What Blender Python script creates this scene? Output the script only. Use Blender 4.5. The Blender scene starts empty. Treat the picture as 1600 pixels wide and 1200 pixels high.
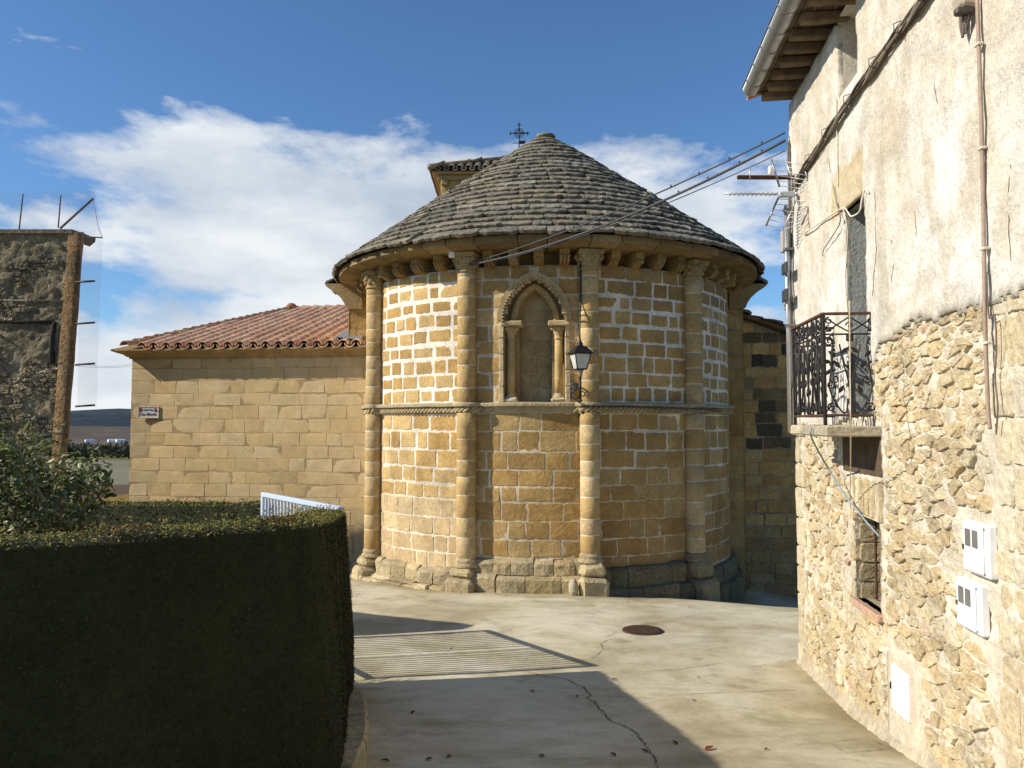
import bpy, math, random
import numpy as np
from math import sin, cos, tan, atan, atan2, pi, hypot, sqrt, radians, degrees, floor
from mathutils import Vector, Matrix, noise as mnoise

random.seed(7)
rnp = np.random.default_rng(11)
SC = bpy.context.scene
COL = SC.collection

# ------------------------------------------------------------------ camera, sun, sky, exposure
FPX = 1244.4                       # focal length in pixels of the 1600 px wide photograph
TILT = atan(62 / FPX)
cam = bpy.data.cameras.new('camera'); camo = bpy.data.objects.new('camera', cam); COL.objects.link(camo)
camo.location = (0, 0, 0); camo.rotation_euler = (pi / 2 + TILT, 0, 0)
cam.sensor_width = 36; cam.lens = 36 * FPX / 1600; cam.clip_start = 0.05; cam.clip_end = 20000
SC.camera = camo
SUNDIR = Vector((1.0, 0.225, -0.665)).normalized()          # the way the light travels
sun = bpy.data.lights.new('sun', 'SUN'); suno = bpy.data.objects.new('sun', sun); COL.objects.link(suno)
sun.energy = 5.0; sun.angle = radians(0.53); sun.color = (1.0, 0.915, 0.78)
suno.rotation_euler = SUNDIR.to_track_quat('-Z', 'Y').to_euler(); suno.location = (-20, -5, 20)
SC.view_settings.view_transform = 'Standard'; SC.view_settings.look = 'None'
SC.view_settings.exposure = 0.32; SC.view_settings.gamma = 1.0

world = bpy.data.worlds.new("World"); SC.world = world; world.use_nodes = True
def build_world():
    nt = world.node_tree; nt.nodes.clear(); N = nt.nodes.new; L = nt.links.new
    out = N('ShaderNodeOutputWorld'); bg = N('ShaderNodeBackground'); L(bg.outputs[0], out.inputs[0])
    sky = N('ShaderNodeTexSky'); sky.sky_type = 'NISHITA'; sky.sun_disc = False
    sky.sun_elevation = math.asin(-SUNDIR.z); sky.sun_rotation = atan2(-SUNDIR.x, -SUNDIR.y)
    sky.altitude = 500; sky.air_density = 1.0; sky.dust_density = 0.3; sky.ozone_density = 3.0
    tc = N('ShaderNodeTexCoord')
    sep = N('ShaderNodeSeparateXYZ'); L(tc.outputs['Generated'], sep.inputs[0])
    def math_(op, a, b=None, clamp=False):
        m = N('ShaderNodeMath'); m.operation = op; m.use_clamp = clamp
        for i, v in enumerate((a, b)):
            if v is None: continue
            if isinstance(v, (int, float)): m.inputs[i].default_value = v
            else: L(v, m.inputs[i])
        return m.outputs[0]
    def noise_(scale, detail, rough, vec, dist=0.0, off=(0, 0, 0), sc=(1, 1, 1)):
        mp = N('ShaderNodeMapping'); mp.inputs['Location'].default_value = off; mp.inputs['Scale'].default_value = sc
        L(vec, mp.inputs['Vector'])
        n = N('ShaderNodeTexNoise'); n.inputs['Scale'].default_value = scale; n.inputs['Detail'].default_value = detail
        n.inputs['Roughness'].default_value = rough; n.inputs['Distortion'].default_value = dist
        L(mp.outputs[0], n.inputs['Vector']); return n.outputs['Fac']
    def ramp_(v, stops):
        r = N('ShaderNodeValToRGB'); e = r.color_ramp.elements
        while len(e) < len(stops): e.new(0.5)
        for q, (p, c) in zip(e, stops): q.position = p; q.color = (c, c, c, 1)
        L(v, r.inputs[0]); return r.outputs[0]
    dirv = tc.outputs['Generated']
    n1 = noise_(2.6, 11, 0.60, dirv, 0.15, (1.55, 0.3, 0.25), (1, 1, 2.3))
    n2 = noise_(7.0, 6, 0.6, dirv, 0.1, (0.2, 2.0, 0.4), (1, 1, 2.0))
    # cloud cover by elevation: solid low bank, thinning to clear sky overhead
    el = ramp_(sep.outputs['Z'], [(0.0, 0.66), (0.10, 0.62), (0.150, 0.40), (0.20, 0.62), (0.265, 0.60), (0.32, 0.40), (0.37, 0.14), (0.8, 0.02)])
    # heavier on the left half of the view, broken on the right
    lr = math_('MULTIPLY_ADD', sep.outputs['X'], -0.10); 
    lr.node.inputs[2].default_value = 0.0
    cov = math_('ADD', math_('ADD', el, lr), math_('SUBTRACT', math_('MULTIPLY', n1, 2.3), 1.12))
    cov = math_('ADD', cov, math_('SUBTRACT', math_('MULTIPLY', n2, 0.30), 0.15))
    # unseen cloud behind the viewer is thinned out to weaken the fill light
    back = ramp_(math_('ADD', sep.outputs['Y'], 0.5, True), [(0.35, 0.0), (0.85, 1.0)])
    cov = math_('ADD', cov, math_('MULTIPLY', math_('SUBTRACT', back, 1.0), 0.45))
    fac = ramp_(cov, [(0.42, 0.0), (0.52, 0.5), (0.63, 0.94), (0.76, 1.0)])
    shade = noise_(3.2, 6, 0.55, dirv, 0.0, (4.2, 1.1, 2.3), (1, 1, 2.6))
    cc = N('ShaderNodeValToRGB'); e = cc.color_ramp.elements
    e[0].position = 0.36; e[0].color = (4.6, 5.5, 6.8, 1); e[1].position = 0.62; e[1].color = (9.0, 9.4, 9.7, 1)
    L(shade, cc.inputs[0])
    tint = N('ShaderNodeMix'); tint.data_type = 'RGBA'; tint.blend_type = 'MULTIPLY'; tint.inputs[0].default_value = 1
    L(sky.outputs[0], tint.inputs[6]); tint.inputs[7].default_value = (0.92, 1.22, 1.46, 1)
    mx = N('ShaderNodeMix'); mx.data_type = 'RGBA'
    L(fac, mx.inputs[0]); L(tint.outputs[2], mx.inputs[6]); L(cc.outputs[0], mx.inputs[7])
    L(mx.outputs[2], bg.inputs['Color']); bg.inputs['Strength'].default_value = 0.078
build_world()

# ------------------------------------------------------------------ pixel rays used to read real positions off the photograph
CT, ST = cos(TILT), sin(TILT)
def ray(px, py):
    u = (600 - py) / FPX
    return Vector(((px - 800) / FPX, CT - ST * u, ST + CT * u))
def P(px, py, Y):
    d = ray(px, py); return d * (Y / d.y)
def gz(x, y):
    """height of the village ground (the eye is z = 0)"""
    pts = [(-8, -1.3), (0, -1.86), (5.3, -2.29), (7, -2.53), (9, -2.64), (13, -2.77), (17, -3.02), (30, -3.9)]
    if y <= pts[0][0]: z = pts[0][1]
    elif y >= pts[-1][0]: z = pts[-1][1]
    else:
        for (a, za), (b, zb) in zip(pts, pts[1:]):
            if a <= y <= b:
                z = za + (zb - za) * (y - a) / (b - a); break
    t = min(1, max(0, (y - 11) / 5)); t = t * t * (3 - 2 * t)
    return z - max(0, min(x, 8) - 1.0) * 0.15 * t
def pg(px, py):
    d = ray(px, py); t = 1.0
    while t < 60:
        p = d * t
        if p.z < gz(p.x, p.y): break
        t += 0.01
    return d * t
# the house wall plane: s runs from its far corner towards the camera, o is out into the street
DW = Vector((0.1125, 1.0)).normalized(); KW = Vector((3.227, 9.0)); NW = Vector((-DW.y, DW.x))
def hw(s, z, o=0.0):
    return Vector((KW.x - s * DW.x + o * NW.x, KW.y - s * DW.y + o * NW.y, z))
def pw(px, py, o=0.0):
    d = ray(px, py); k = KW + o * NW
    t = k.dot(NW) / (d.x * NW.x + d.y * NW.y); q = d * t
    return (-((q.x - k.x) * DW.x + (q.y - k.y) * DW.y), q.z)

# ------------------------------------------------------------------ mesh building
class MB:
    def __init__(s): s.v = []; s.f = []; s.c = []; s.mi = []; s.sm = []
    def add(s, vs, fs, col=(1, 1, 1), mi=0, smooth=False):
        b = len(s.v); s.v.extend([tuple(v) for v in vs])
        if callable(col): s.c.extend([col(v) for v in vs])
        elif len(col) == len(vs) and hasattr(col[0], '__len__'): s.c.extend(col)
        else: s.c.extend([col] * len(vs))
        for f in fs: s.f.append(tuple(b + i for i in f)); s.mi.append(mi); s.sm.append(smooth)
        return b
OFF = {}
def mesh_obj(name, mb, mats, origin):
    me = bpy.data.meshes.new(name)
    o = Vector(origin)
    me.from_pydata([(v[0] - o.x, v[1] - o.y, v[2] - o.z) for v in mb.v], [], mb.f)
    if not isinstance(mats, (list, tuple)): mats = [mats]
    for m in mats: me.materials.append(m)
    me.polygons.foreach_set('material_index', mb.mi); me.polygons.foreach_set('use_smooth', mb.sm)
    ca = me.color_attributes.new('Col', 'FLOAT_COLOR', 'POINT')
    a = np.ones((len(mb.v), 4), np.float32)
    if mb.v: a[:, :3] = np.array([c[:3] for c in mb.c], np.float32)
    ca.data.foreach_set('color', a.ravel())
    me.update()
    ob = bpy.data.objects.new(name, me); COL.objects.link(ob)
    return ob
def part(name, mb, mats, parent, label=None):
    ob = mesh_obj(name, mb, mats, OFF[parent.name]); ob.parent = parent; OFF[ob.name] = OFF[parent.name]
    if label: ob['label'] = label
    return ob
def tag(o, label, cat, group=None):
    o['label'] = label; o['category'] = cat
    if group: o['group'] = group
    return o
def thing(name, label, cat, loc, group=None):
    o = bpy.data.objects.new(name, None); COL.objects.link(o); o.location = loc; o.empty_display_size = 0.2
    OFF[o.name] = Vector(loc); return tag(o, label, cat, group)
def single(name, mb, mats, label, cat, loc, group=None):
    o = mesh_obj(name, mb, mats, loc); o.location = loc; OFF[o.name] = Vector(loc); return tag(o, label, cat, group)
def setting(name, mb, mats, kind='structure'):
    o = mesh_obj(name, mb, mats, (0, 0, 0)); o['kind'] = kind; return o
def move_copy(o, loc, label=None, children=True):
    c = o.copy(); COL.objects.link(c); c.location = loc
    if label: c['label'] = label
    for ch in list(o.children):
        d = ch.copy(); COL.objects.link(d); d.parent = c
        for g in list(ch.children):
            e = g.copy(); COL.objects.link(e); e.parent = d
    return c

IDT = lambda x, y, z: Vector((x, y, z))
def box(mb, x0, x1, y0, y1, z0, z1, T=IDT, col=(1, 1, 1), ch=0.0, mi=0, jit=0.0):
    """box with chamfered edges, in a local frame mapped by T"""
    if x0 > x1: x0, x1 = x1, x0
    if y0 > y1: y0, y1 = y1, y0
    if z0 > z1: z0, z1 = z1, z0
    if ch <= 0:
        vs = [T(x, y, z) for x in (x0, x1) for y in (y0, y1) for z in (z0, z1)]
        mb.add(vs, [(0, 1, 3, 2), (4, 6, 7, 5), (0, 4, 5, 1), (2, 3, 7, 6), (0, 2, 6, 4), (1, 5, 7, 3)], col, mi); return
    ch = min(ch, (x1 - x0) * .4, (y1 - y0) * .4, (z1 - z0) * .4)
    vs = []; idx = {}
    j = lambda: random.uniform(-jit, jit)
    for i, x in enumerate((x0, x1)):
        for k, y in enumerate((y0, y1)):
            for l, z in enumerate((z0, z1)):
                sx, sy, sz = (1, -1)[i], (1, -1)[k], (1, -1)[l]
                dj = (j(), j(), j())
                for a in range(3):
                    q = [x + sx * ch, y + sy * ch, z + sz * ch]
                    q[a] = (x, y, z)[a]
                    idx[i, k, l, a] = len(vs); vs.append(T(q[0] + dj[0], q[1] + dj[1], q[2] + dj[2]))
    fs = []
    for a in range(3):
        b, c = [q for q in range(3) if q != a]
        for s in (0, 1):
            def key(p, q):
                r = [0, 0, 0]; r[a] = s; r[b] = p; r[c] = q; return (*r, a)
            fs.append([idx[key(0, 0)], idx[key(1, 0)], idx[key(1, 1)], idx[key(0, 1)]])
    for a in range(3):                     # edges along axis a
        b, c = [q for q in range(3) if q != a]
        for p in (0, 1):
            for q in (0, 1):
                def key(s, ax):
                    r = [0, 0, 0]; r[a] = s; r[b] = p; r[c] = q; return (*r, ax)
                fs.append([idx[key(0, b)], idx[key(1, b)], idx[key(1, c)], idx[key(0, c)]])
    for i in (0, 1):
        for k in (0, 1):
            for l in (0, 1): fs.append([idx[i, k, l, 0], idx[i, k, l, 1], idx[i, k, l, 2]])
    ctr = sum((Vector(v) for v in vs), Vector()) / len(vs)
    out = []
    for f in fs:
        p = [Vector(vs[i]) for i in f]; nrm = (p[1] - p[0]).cross(p[2] - p[0])
        out.append(f if nrm.dot(sum(p, Vector()) / len(p) - ctr) > 0 else f[::-1])
    mb.add(vs, out, col, mi)
def frame(o, ex, ey, ez=None):
    o = Vector(o); ex = Vector(ex).normalized(); ey = Vector(ey); ey = (ey - ex * ey.dot(ex)).normalized()
    ez = ex.cross(ey) if ez is None else Vector(ez)
    return lambda x, y, z: o + ex * x + ey * y + ez * z
def tube(mb, pts, r, n=6, col=(1, 1, 1), caps=True, mi=0):
    pts = [Vector(p) for p in pts]; m = len(pts)
    rs = r if hasattr(r, '__len__') else [r] * m
    t0 = (pts[1] - pts[0]).normalized(); a = Vector((0, 0, 1)) if abs(t0.z) < .9 else Vector((1, 0, 0))
    u = t0.cross(a).normalized(); vs = []
    for i, p in enumerate(pts):
        t = (pts[min(i + 1, m - 1)] - pts[max(i - 1, 0)])
        t = t.normalized() if t.length > 1e-9 else t0
        u = (u - t * u.dot(t))
        u = u.normalized() if u.length > 1e-6 else t.orthogonal().normalized()
        w = t.cross(u)
        for k in range(n):
            q = 2 * pi * k / n; vs.append(p + (u * cos(q) + w * sin(q)) * rs[i])
    fs = [(i * n + k, i * n + (k + 1) % n, (i + 1) * n + (k + 1) % n, (i + 1) * n + k) for i in range(m - 1) for k in range(n)]
    if caps: fs += [tuple(range(n - 1, -1, -1)), tuple(range((m - 1) * n, m * n))]
    mb.add(vs, fs, col, mi, smooth=True)
def lathe(mb, cx, cy, prof, n=20, col=(1, 1, 1), cap=True, smooth=True, wob=0.0, a0=0, a1=2 * pi):
    """prof: (r, z) or (r, z, colour) from the bottom up"""
    closed = abs(a1 - a0 - 2 * pi) < 1e-6; k = n if closed else n + 1
    vs = []; cs = []
    for q in prof:
        for i in range(k):
            a = a0 + (a1 - a0) * i / n
            r = q[0] * (1 + wob * mnoise.noise(Vector((cos(a) * 1.5 + cx * 7, sin(a) * 1.5, q[1] * 5))))
            vs.append((cx + r * cos(a), cy + r * sin(a), q[1])); cs.append(q[2] if len(q) > 2 else col)
    fs = []
    for j in range(len(prof) - 1):
        for i in range(n):
            i2 = (i + 1) % k if closed else i + 1
            fs.append((j * k + i, j * k + i2, (j + 1) * k + i2, (j + 1) * k + i))
    if cap and closed: fs += [tuple(range(k - 1, -1, -1)), tuple(range((len(prof) - 1) * k, len(prof) * k))]
    mb.add(vs, fs, cs, 0, smooth)
def spline(pts, n=8):
    """Catmull-Rom through the points"""
    pts = [Vector(p) for p in pts]; out = []
    for i in range(len(pts) - 1):
        p0 = pts[max(i - 1, 0)]; p1 = pts[i]; p2 = pts[i + 1]; p3 = pts[min(i + 2, len(pts) - 1)]
        for k in range(n):
            t = k / n
            out.append(0.5 * ((2 * p1) + (p2 - p0) * t + (2 * p0 - 5 * p1 + 4 * p2 - p3) * t * t + (3 * p1 - p0 - 3 * p2 + p3) * t ** 3))
    out.append(pts[-1]); return out
def sag(a, b, d, n=24):
    a, b = Vector(a), Vector(b)
    return [a.lerp(b, i / n) + Vector((0, 0, -d * 4 * (i / n) * (1 - i / n))) for i in range(n + 1)]
def nz(x, y, z, s=1.0, oct=3):
    return mnoise.fractal(Vector((x * s, y * s, z * s)), 0.8, 2.1, oct)
def shade(c, k): return (c[0] * k, c[1] * k, c[2] * k)
def mixc(a, b, t): return tuple(a[i] + (b[i] - a[i]) * t for i in range(3))
def sheet(mb, mapf, us, vs, inside=None, disp=None, col=(1, 1, 1), skirt=0.0, smooth=True, mi=0):
    """grid of faces in a surface's own (u, v, o) coordinates; cells outside `inside` are left out, open edges turned back by skirt"""
    idx = {}; V = []; C = []; F = []; edges = {}
    def vert(i, j):
        if (i, j) not in idx:
            o = disp(us[i], vs[j]) if disp else 0.0
            idx[i, j] = len(V); V.append(mapf(us[i], vs[j], o)); C.append(col(us[i], vs[j]) if callable(col) else col)
        return idx[i, j]
    for i in range(len(us) - 1):
        for j in range(len(vs) - 1):
            if inside and not inside((us[i] + us[i + 1]) / 2, (vs[j] + vs[j + 1]) / 2): continue
            q = [(i, j), (i + 1, j), (i + 1, j + 1), (i, j + 1)]
            F.append([vert(*k) for k in q])
            for a, b in zip(q, q[1:] + q[:1]):
                if (b, a) in edges: del edges[b, a]
                else: edges[a, b] = 1
    if skirt:
        for (a, b) in edges:
            n0 = len(V)
            for k in (a, b): V.append(mapf(us[k[0]], vs[k[1]], -skirt)); C.append(C[idx[k]])
            F.append([idx[b], idx[a], n0, n0 + 1])
    if F: mb.add(V, F, C, mi, smooth)
def lin(a, b, step): 
    n = max(1, int(round((b - a) / step))); return [a + (b - a) * i / n for i in range(n + 1)]
def gridcoords(a, b, step, marks=()):
    ms = sorted(set([a, b] + [m for m in marks if a < m < b])); out = []
    for p, q in zip(ms, ms[1:]): out += lin(p, q, step)[:-1]
    return out + [b]

# ------------------------------------------------------------------ stones
def block(mb, mapf, u0, u1, v0, v1, o0, h, col, jit=0.006, rough=0.0, rnd=0.02):
    """one squared stone standing h proud of a surface, with an uneven outline"""
    w, hh = u1 - u0, v1 - v0
    if w < .02 or hh < .02: return
    per = []
    c = min(rnd, w * .25, hh * .25)
    def side(a, b, n):
        for k in range(n):
            t = k / n; per.append((a[0] + (b[0] - a[0]) * t + random.uniform(-jit, jit), a[1] + (b[1] - a[1]) * t + random.uniform(-jit, jit)))
    nu = max(2, int(w / .07)); nv = max(2, int(hh / .07))
    side((u0 + c, v0), (u1 - c, v0), nu); per.append((u1 - c, v0))
    side((u1, v0 + c), (u1, v1 - c), nv); per.append((u1, v1 - c))
    side((u1 - c, v1), (u0 + c, v1), nu); per.append((u0 + c, v1))
    side((u0, v1 - c), (u0, v0 + c), nv); per.append((u0, v0 + c))
    cu, cv = (u0 + u1) / 2, (v0 + v1) / 2; n = len(per); V = []
    ins = min(.007, w * .2, hh * .2)
    tu, tv = random.uniform(-.004, .004), random.uniform(-.004, .004)
    for u, v in per: V.append(mapf(u, v, o0 - .012))
    for u, v in per: V.append(mapf(u, v, o0 + h * .55))
    for u, v in per:
        a = max(-1, min(1, (u - cu) / (w / 2))); b = max(-1, min(1, (v - cv) / (hh / 2)))
        V.append(mapf(u - a * ins, v - b * ins, o0 + h + a * tu + b * tv + random.uniform(-rough, rough)))
    for u, v in per:
        V.append(mapf(cu + (u - cu) * .5, cv + (v - cv) * .5, o0 + h + .002 + random.uniform(-rough, rough)))
    V.append(mapf(cu, cv, o0 + h + .002 + random.uniform(-rough, rough) * .5))
    F = []
    for r in range(3):
        for k in range(n): F.append((r * n + k, r * n + (k + 1) % n, (r + 1) * n + (k + 1) % n, (r + 1) * n + k))
    for k in range(n): F.append((3 * n + k, 3 * n + (k + 1) % n, 4 * n))
    mb.add(V, F, col)
def courses(v0, v1, h, var):
    out = [v0]
    while out[-1] < v1 - h * .6: out.append(out[-1] + h * random.uniform(1 - var, 1 + var))
    k = (v1 - v0) / (out[-1] - v0)
    return [v0 + (q - v0) * k for q in out]
def masonry(mb, mapf, u0, u1, rows, wid, gap, hgt, colf, free=None, jit=.006, rough=.002, vwav=None, o0=0.0, rnd=.02):
    """coursed stones between u0 and u1; free(v0, v1) gives the (a, b) runs of u that carry stone in a course"""
    for v0, v1 in zip(rows, rows[1:]):
        for a, b in (free(v0, v1) if free else [(u0, u1)]):
            u = a + random.uniform(-.5, 0) * wid * .6
            while u < b:
                w = wid * random.choice((.62, .82, .9, .95, 1, 1.05, 1.1, 1.2, 1.35)) * random.uniform(.94, 1.06)
                x0, x1 = max(u, a), min(u + w, b)
                if b - x1 < wid * .3: x1 = b; w = b - u + 1
                g = gap((x0 + x1) / 2, (v0 + v1) / 2) if callable(gap) else gap
                dv = vwav((x0 + x1) / 2, v0) if vwav else 0.0
                block(mb, mapf, x0 + g * random.uniform(.3, .7), x1 - g * random.uniform(.3, .7), v0 + dv + g * random.uniform(.25, .75), v1 + dv - g * random.uniform(.25, .75),
                      o0, hgt * random.uniform(.6, 1.3), colf((x0 + x1) / 2, (v0 + v1) / 2), jit, rough, rnd)
                u += w
def clip_poly(poly, mx, my, nx, ny):
    out = []
    for i in range(len(poly)):
        a, b = poly[i], poly[(i + 1) % len(poly)]
        da = (a[0] - mx) * nx + (a[1] - my) * ny; db = (b[0] - mx) * nx + (b[1] - my) * ny
        if da <= 0: out.append(a)
        if (da < 0 < db) or (db < 0 < da):
            t = da / (da - db); out.append((a[0] + (b[0] - a[0]) * t, a[1] + (b[1] - a[1]) * t))
    return out
def rubble(mb, mapf, u0, u1, v0, v1, su, sv, colf, keep=None, gap=.018, hgt=.03, size_var=.42, rough=.006, gapvar=.6):
    """irregular field stones: cells of a jittered lattice, shrunk, rounded and domed"""
    nu, nv = int((u1 - u0) / su) + 1, int((v1 - v0) / sv) + 1
    S = {}
    for i in range(-2, nu + 2):
        for j in range(-2, nv + 2):
            if random.random() < .07: continue
            S[i, j] = (u0 + (i + .5 * (j % 2) + random.uniform(-size_var, size_var)) * su, v0 + (j + random.uniform(-size_var, size_var)) * sv)
    for (i, j), (x, y) in S.items():
        if not (u0 <= x <= u1 and v0 <= y <= v1): continue
        poly = [(x - 2 * su, y - 2 * sv), (x + 2 * su, y - 2 * sv), (x + 2 * su, y + 2 * sv), (x - 2 * su, y + 2 * sv)]
        for di in range(-3, 4):
            for dj in range(-3, 4):
                q = S.get((i + di, j + dj))
                if q is None or (di == 0 and dj == 0): continue
                mx, my = (x + q[0]) / 2, (y + q[1]) / 2; nx, ny = (q[0] - x) / su ** 2, (q[1] - y) / sv ** 2
                poly = clip_poly(poly, mx, my, nx, ny)
                if len(poly) < 3: break
            if len(poly) < 3: break
        if len(poly) < 3: continue
        cx = sum(p[0] for p in poly) / len(poly); cy = sum(p[1] for p in poly) / len(poly)
        if keep and not all(keep(*p) for p in poly + [(cx, cy)]):
            poly = [(cx + (p[0] - cx) * .6, cy + (p[1] - cy) * .6) for p in poly]
            if not all(keep(*p) for p in poly): continue
        g = gap * random.uniform(1 - gapvar, 1 + gapvar)
        w = max(abs(p[0] - cx) for p in poly); h_ = max(abs(p[1] - cy) for p in poly)
        if w < g * 1.6 or h_ < g * 1.6: continue
        fx, fy = (w - g) / w, (h_ - g) / h_
        poly = [(cx + (p[0] - cx) * fx, cy + (p[1] - cy) * fy) for p in poly]
        # split long sides then cut the corners
        q = []
        for a, b in zip(poly, poly[1:] + poly[:1]):
            q.append(a); 
            if hypot(b[0] - a[0], b[1] - a[1]) > .06: q.append(((a[0] + b[0]) / 2 + random.uniform(-.008, .008), (a[1] + b[1]) / 2 + random.uniform(-.008, .008)))
        poly = q
        for _ in range(1):
            q = []
            for a, b in zip(poly, poly[1:] + poly[:1]):
                q.append((a[0] * .82 + b[0] * .18, a[1] * .82 + b[1] * .18)); q.append((a[0] * .18 + b[0] * .82, a[1] * .18 + b[1] * .82))
            poly = q
        n = len(poly); V = []; h = hgt * random.uniform(.45, 1.35); tu, tv = random.uniform(-.32, .32) * h, random.uniform(-.4, .4) * h
        rings = ((1.02, -.015, 0), (.99, h * .72, 1), (.92, h, 1), (.5, h * 1.04, 1))
        for f, o, t in rings:
            for (a, b) in poly:
                ra, rb = (a - cx), (b - cy)
                V.append(mapf(cx + ra * f, cy + rb * f, o + t * (tu * ra / max(w, .01) + tv * rb / max(h_, .01)) + (random.uniform(-rough, rough) if t else 0)))
        V.append(mapf(cx, cy, h * 1.1 + random.uniform(-rough, rough)))
        F = [(r * n + k, r * n + (k + 1) % n, (r + 1) * n + (k + 1) % n, (r + 1) * n + k) for r in range(3) for k in range(n)]
        F += [(3 * n + k, 3 * n + (k + 1) % n, 4 * n) for k in range(n)]
        mb.add(V, F, colf(cx, cy), 0, smooth=False)

# ------------------------------------------------------------------ materials
def new_mat(name):
    m = bpy.data.materials.new(name); m.use_nodes = True
    nt = m.node_tree; b = nt.nodes['Principled BSDF']
    return m, nt, b
def N_(nt, t, **kw):
    n = nt.nodes.new(t)
    for k, v in kw.items(): setattr(n, k, v)
    return n
def noise_node(nt, scale, detail=4, rough=.6, vec=None, dist=0, dims=None):
    n = N_(nt, 'ShaderNodeTexNoise'); n.inputs['Scale'].default_value = scale; n.inputs['Detail'].default_value = detail
    n.inputs['Roughness'].default_value = rough; n.inputs['Distortion'].default_value = dist
    if vec is None:
        g = N_(nt, 'ShaderNodeNewGeometry'); vec = g.outputs['Position']
    if dims:
        mp = N_(nt, 'ShaderNodeMapping'); mp.inputs['Scale'].default_value = dims; nt.links.new(vec, mp.inputs['Vector']); vec = mp.outputs[0]
    nt.links.new(vec, n.inputs['Vector']); return n
def ramp_node(nt, src, stops):
    r = N_(nt, 'ShaderNodeValToRGB'); e = r.color_ramp.elements
    while len(e) < len(stops): e.new(.5)
    for q, (p, c) in zip(e, stops):
        q.position = p; q.color = (*c, 1) if hasattr(c, '__len__') else (c, c, c, 1)
    nt.links.new(src, r.inputs[0]); return r.outputs[0]
def mix_node(nt, a, b, fac, mode='MIX'):
    m = N_(nt, 'ShaderNodeMix', data_type='RGBA', blend_type=mode)
    for i, v in ((0, fac), (6, a), (7, b)):
        if isinstance(v, (int, float)): m.inputs[i].default_value = v if i == 0 else (v, v, v, 1)
        elif isinstance(v, (tuple, list)): m.inputs[i].default_value = (*v[:3], 1)
        else: nt.links.new(v, m.inputs[i])
    return m.outputs[2]
def bump_chain(nt, b, items):
    prev = None
    for src, strength, dist in items:
        bp = N_(nt, 'ShaderNodeBump'); bp.inputs['Strength'].default_value = strength; bp.inputs['Distance'].default_value = dist
        nt.links.new(src, bp.inputs['Height'])
        if prev: nt.links.new(prev, bp.inputs['Normal'])
        prev = bp.outputs[0]
    nt.links.new(prev, b.inputs['Normal'])
def stone_mat(name, rough=.9, var=.22, fine=30, bump=.5, bdist=.012, stain=None, stain_amt=.0, stain_scale=1.2, speck=None, speck_amt=0):
    """stone, mortar or plaster: the stone's own colour (attribute) under weathering at three scales"""
    m, nt, b = new_mat(name); L = nt.links.new
    at = N_(nt, 'ShaderNodeAttribute', attribute_name='Col')
    n1 = noise_node(nt, 2.2, 5, .6); n2 = noise_node(nt, fine, 5, .7); n3 = noise_node(nt, 9, 4, .65)
    c = mix_node(nt, at.outputs['Color'], ramp_node(nt, n1.outputs['Fac'], [(.3, 1 - var), (.7, 1 + var * .6)]), 1, 'MULTIPLY')
    c = mix_node(nt, c, ramp_node(nt, n2.outputs['Fac'], [(.28, 1 - var * 1.3), (.62, 1 + var * .5)]), 1, 'MULTIPLY')
    c = mix_node(nt, c, ramp_node(nt, n3.outputs['Fac'], [(.3, 1 - var * .6), (.7, 1 + var * .3)]), 1, 'MULTIPLY')
    if stain:
        n4 = noise_node(nt, stain_scale, 6, .68, dist=.3, dims=(1, 1, .6))
        c = mix_node(nt, c, stain, mix_node(nt, 0.0, ramp_node(nt, n4.outputs['Fac'], [(.50, 0), (.68, 1)]), stain_amt))
    if speck:
        n5 = noise_node(nt, 22, 3, .6)
        c = mix_node(nt, c, speck, mix_node(nt, 0.0, ramp_node(nt, n5.outputs['Fac'], [(.58, 0), (.66, 1)]), speck_amt))
    L(c, b.inputs['Base Color']); b.inputs['Roughness'].default_value = rough; b.inputs['Specular IOR Level'].default_value = .2
    bump_chain(nt, b, [(n3.outputs['Fac'], bump * .8, bdist * 2), (n2.outputs['Fac'], bump, bdist)])
    return m
def plain_mat(name, col, rough=.5, metal=0.0, var=.15, scale=14, bump=.0, spec=.4):
    m, nt, b = new_mat(name); L = nt.links.new
    at = N_(nt, 'ShaderNodeAttribute', attribute_name='Col')
    n = noise_node(nt, scale, 4, .65)
    c = mix_node(nt, at.outputs['Color'], col, 1, 'MULTIPLY')
    c = mix_node(nt, c, ramp_node(nt, n.outputs['Fac'], [(.3, 1 - var), (.7, 1 + var * .5)]), 1, 'MULTIPLY')
    L(c, b.inputs['Base Color']); b.inputs['Metallic'].default_value = metal; b.inputs['Specular IOR Level'].default_value = spec
    rr = ramp_node(nt, n.outputs['Fac'], [(.3, min(1, rough + .12)), (.7, max(0.05, rough - .08))]); L(rr, b.inputs['Roughness'])
    if bump: bump_chain(nt, b, [(n.outputs['Fac'], bump, .005)])
    return m
def leaf_mat(name, rough=.45, trans=.25, spec=.5):
    m, nt, b = new_mat(name); L = nt.links.new
    at = N_(nt, 'ShaderNodeAttribute', attribute_name='Col')
    n = noise_node(nt, 5, 3, .6)
    c = mix_node(nt, at.outputs['Color'], ramp_node(nt, n.outputs['Fac'], [(.3, .75), (.7, 1.2)]), 1, 'MULTIPLY')
    L(c, b.inputs['Base Color']); b.inputs['Roughness'].default_value = rough; b.inputs['Specular IOR Level'].default_value = spec
    tr = N_(nt, 'ShaderNodeBsdfTranslucent'); L(c, tr.inputs['Color'])
    mx = N_(nt, 'ShaderNodeMixShader'); mx.inputs[0].default_value = trans
    L(b.outputs[0], mx.inputs[1]); L(tr.outputs[0], mx.inputs[2])
    L(mx.outputs[0], nt.nodes['Material Output'].inputs[0]); return m

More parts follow.
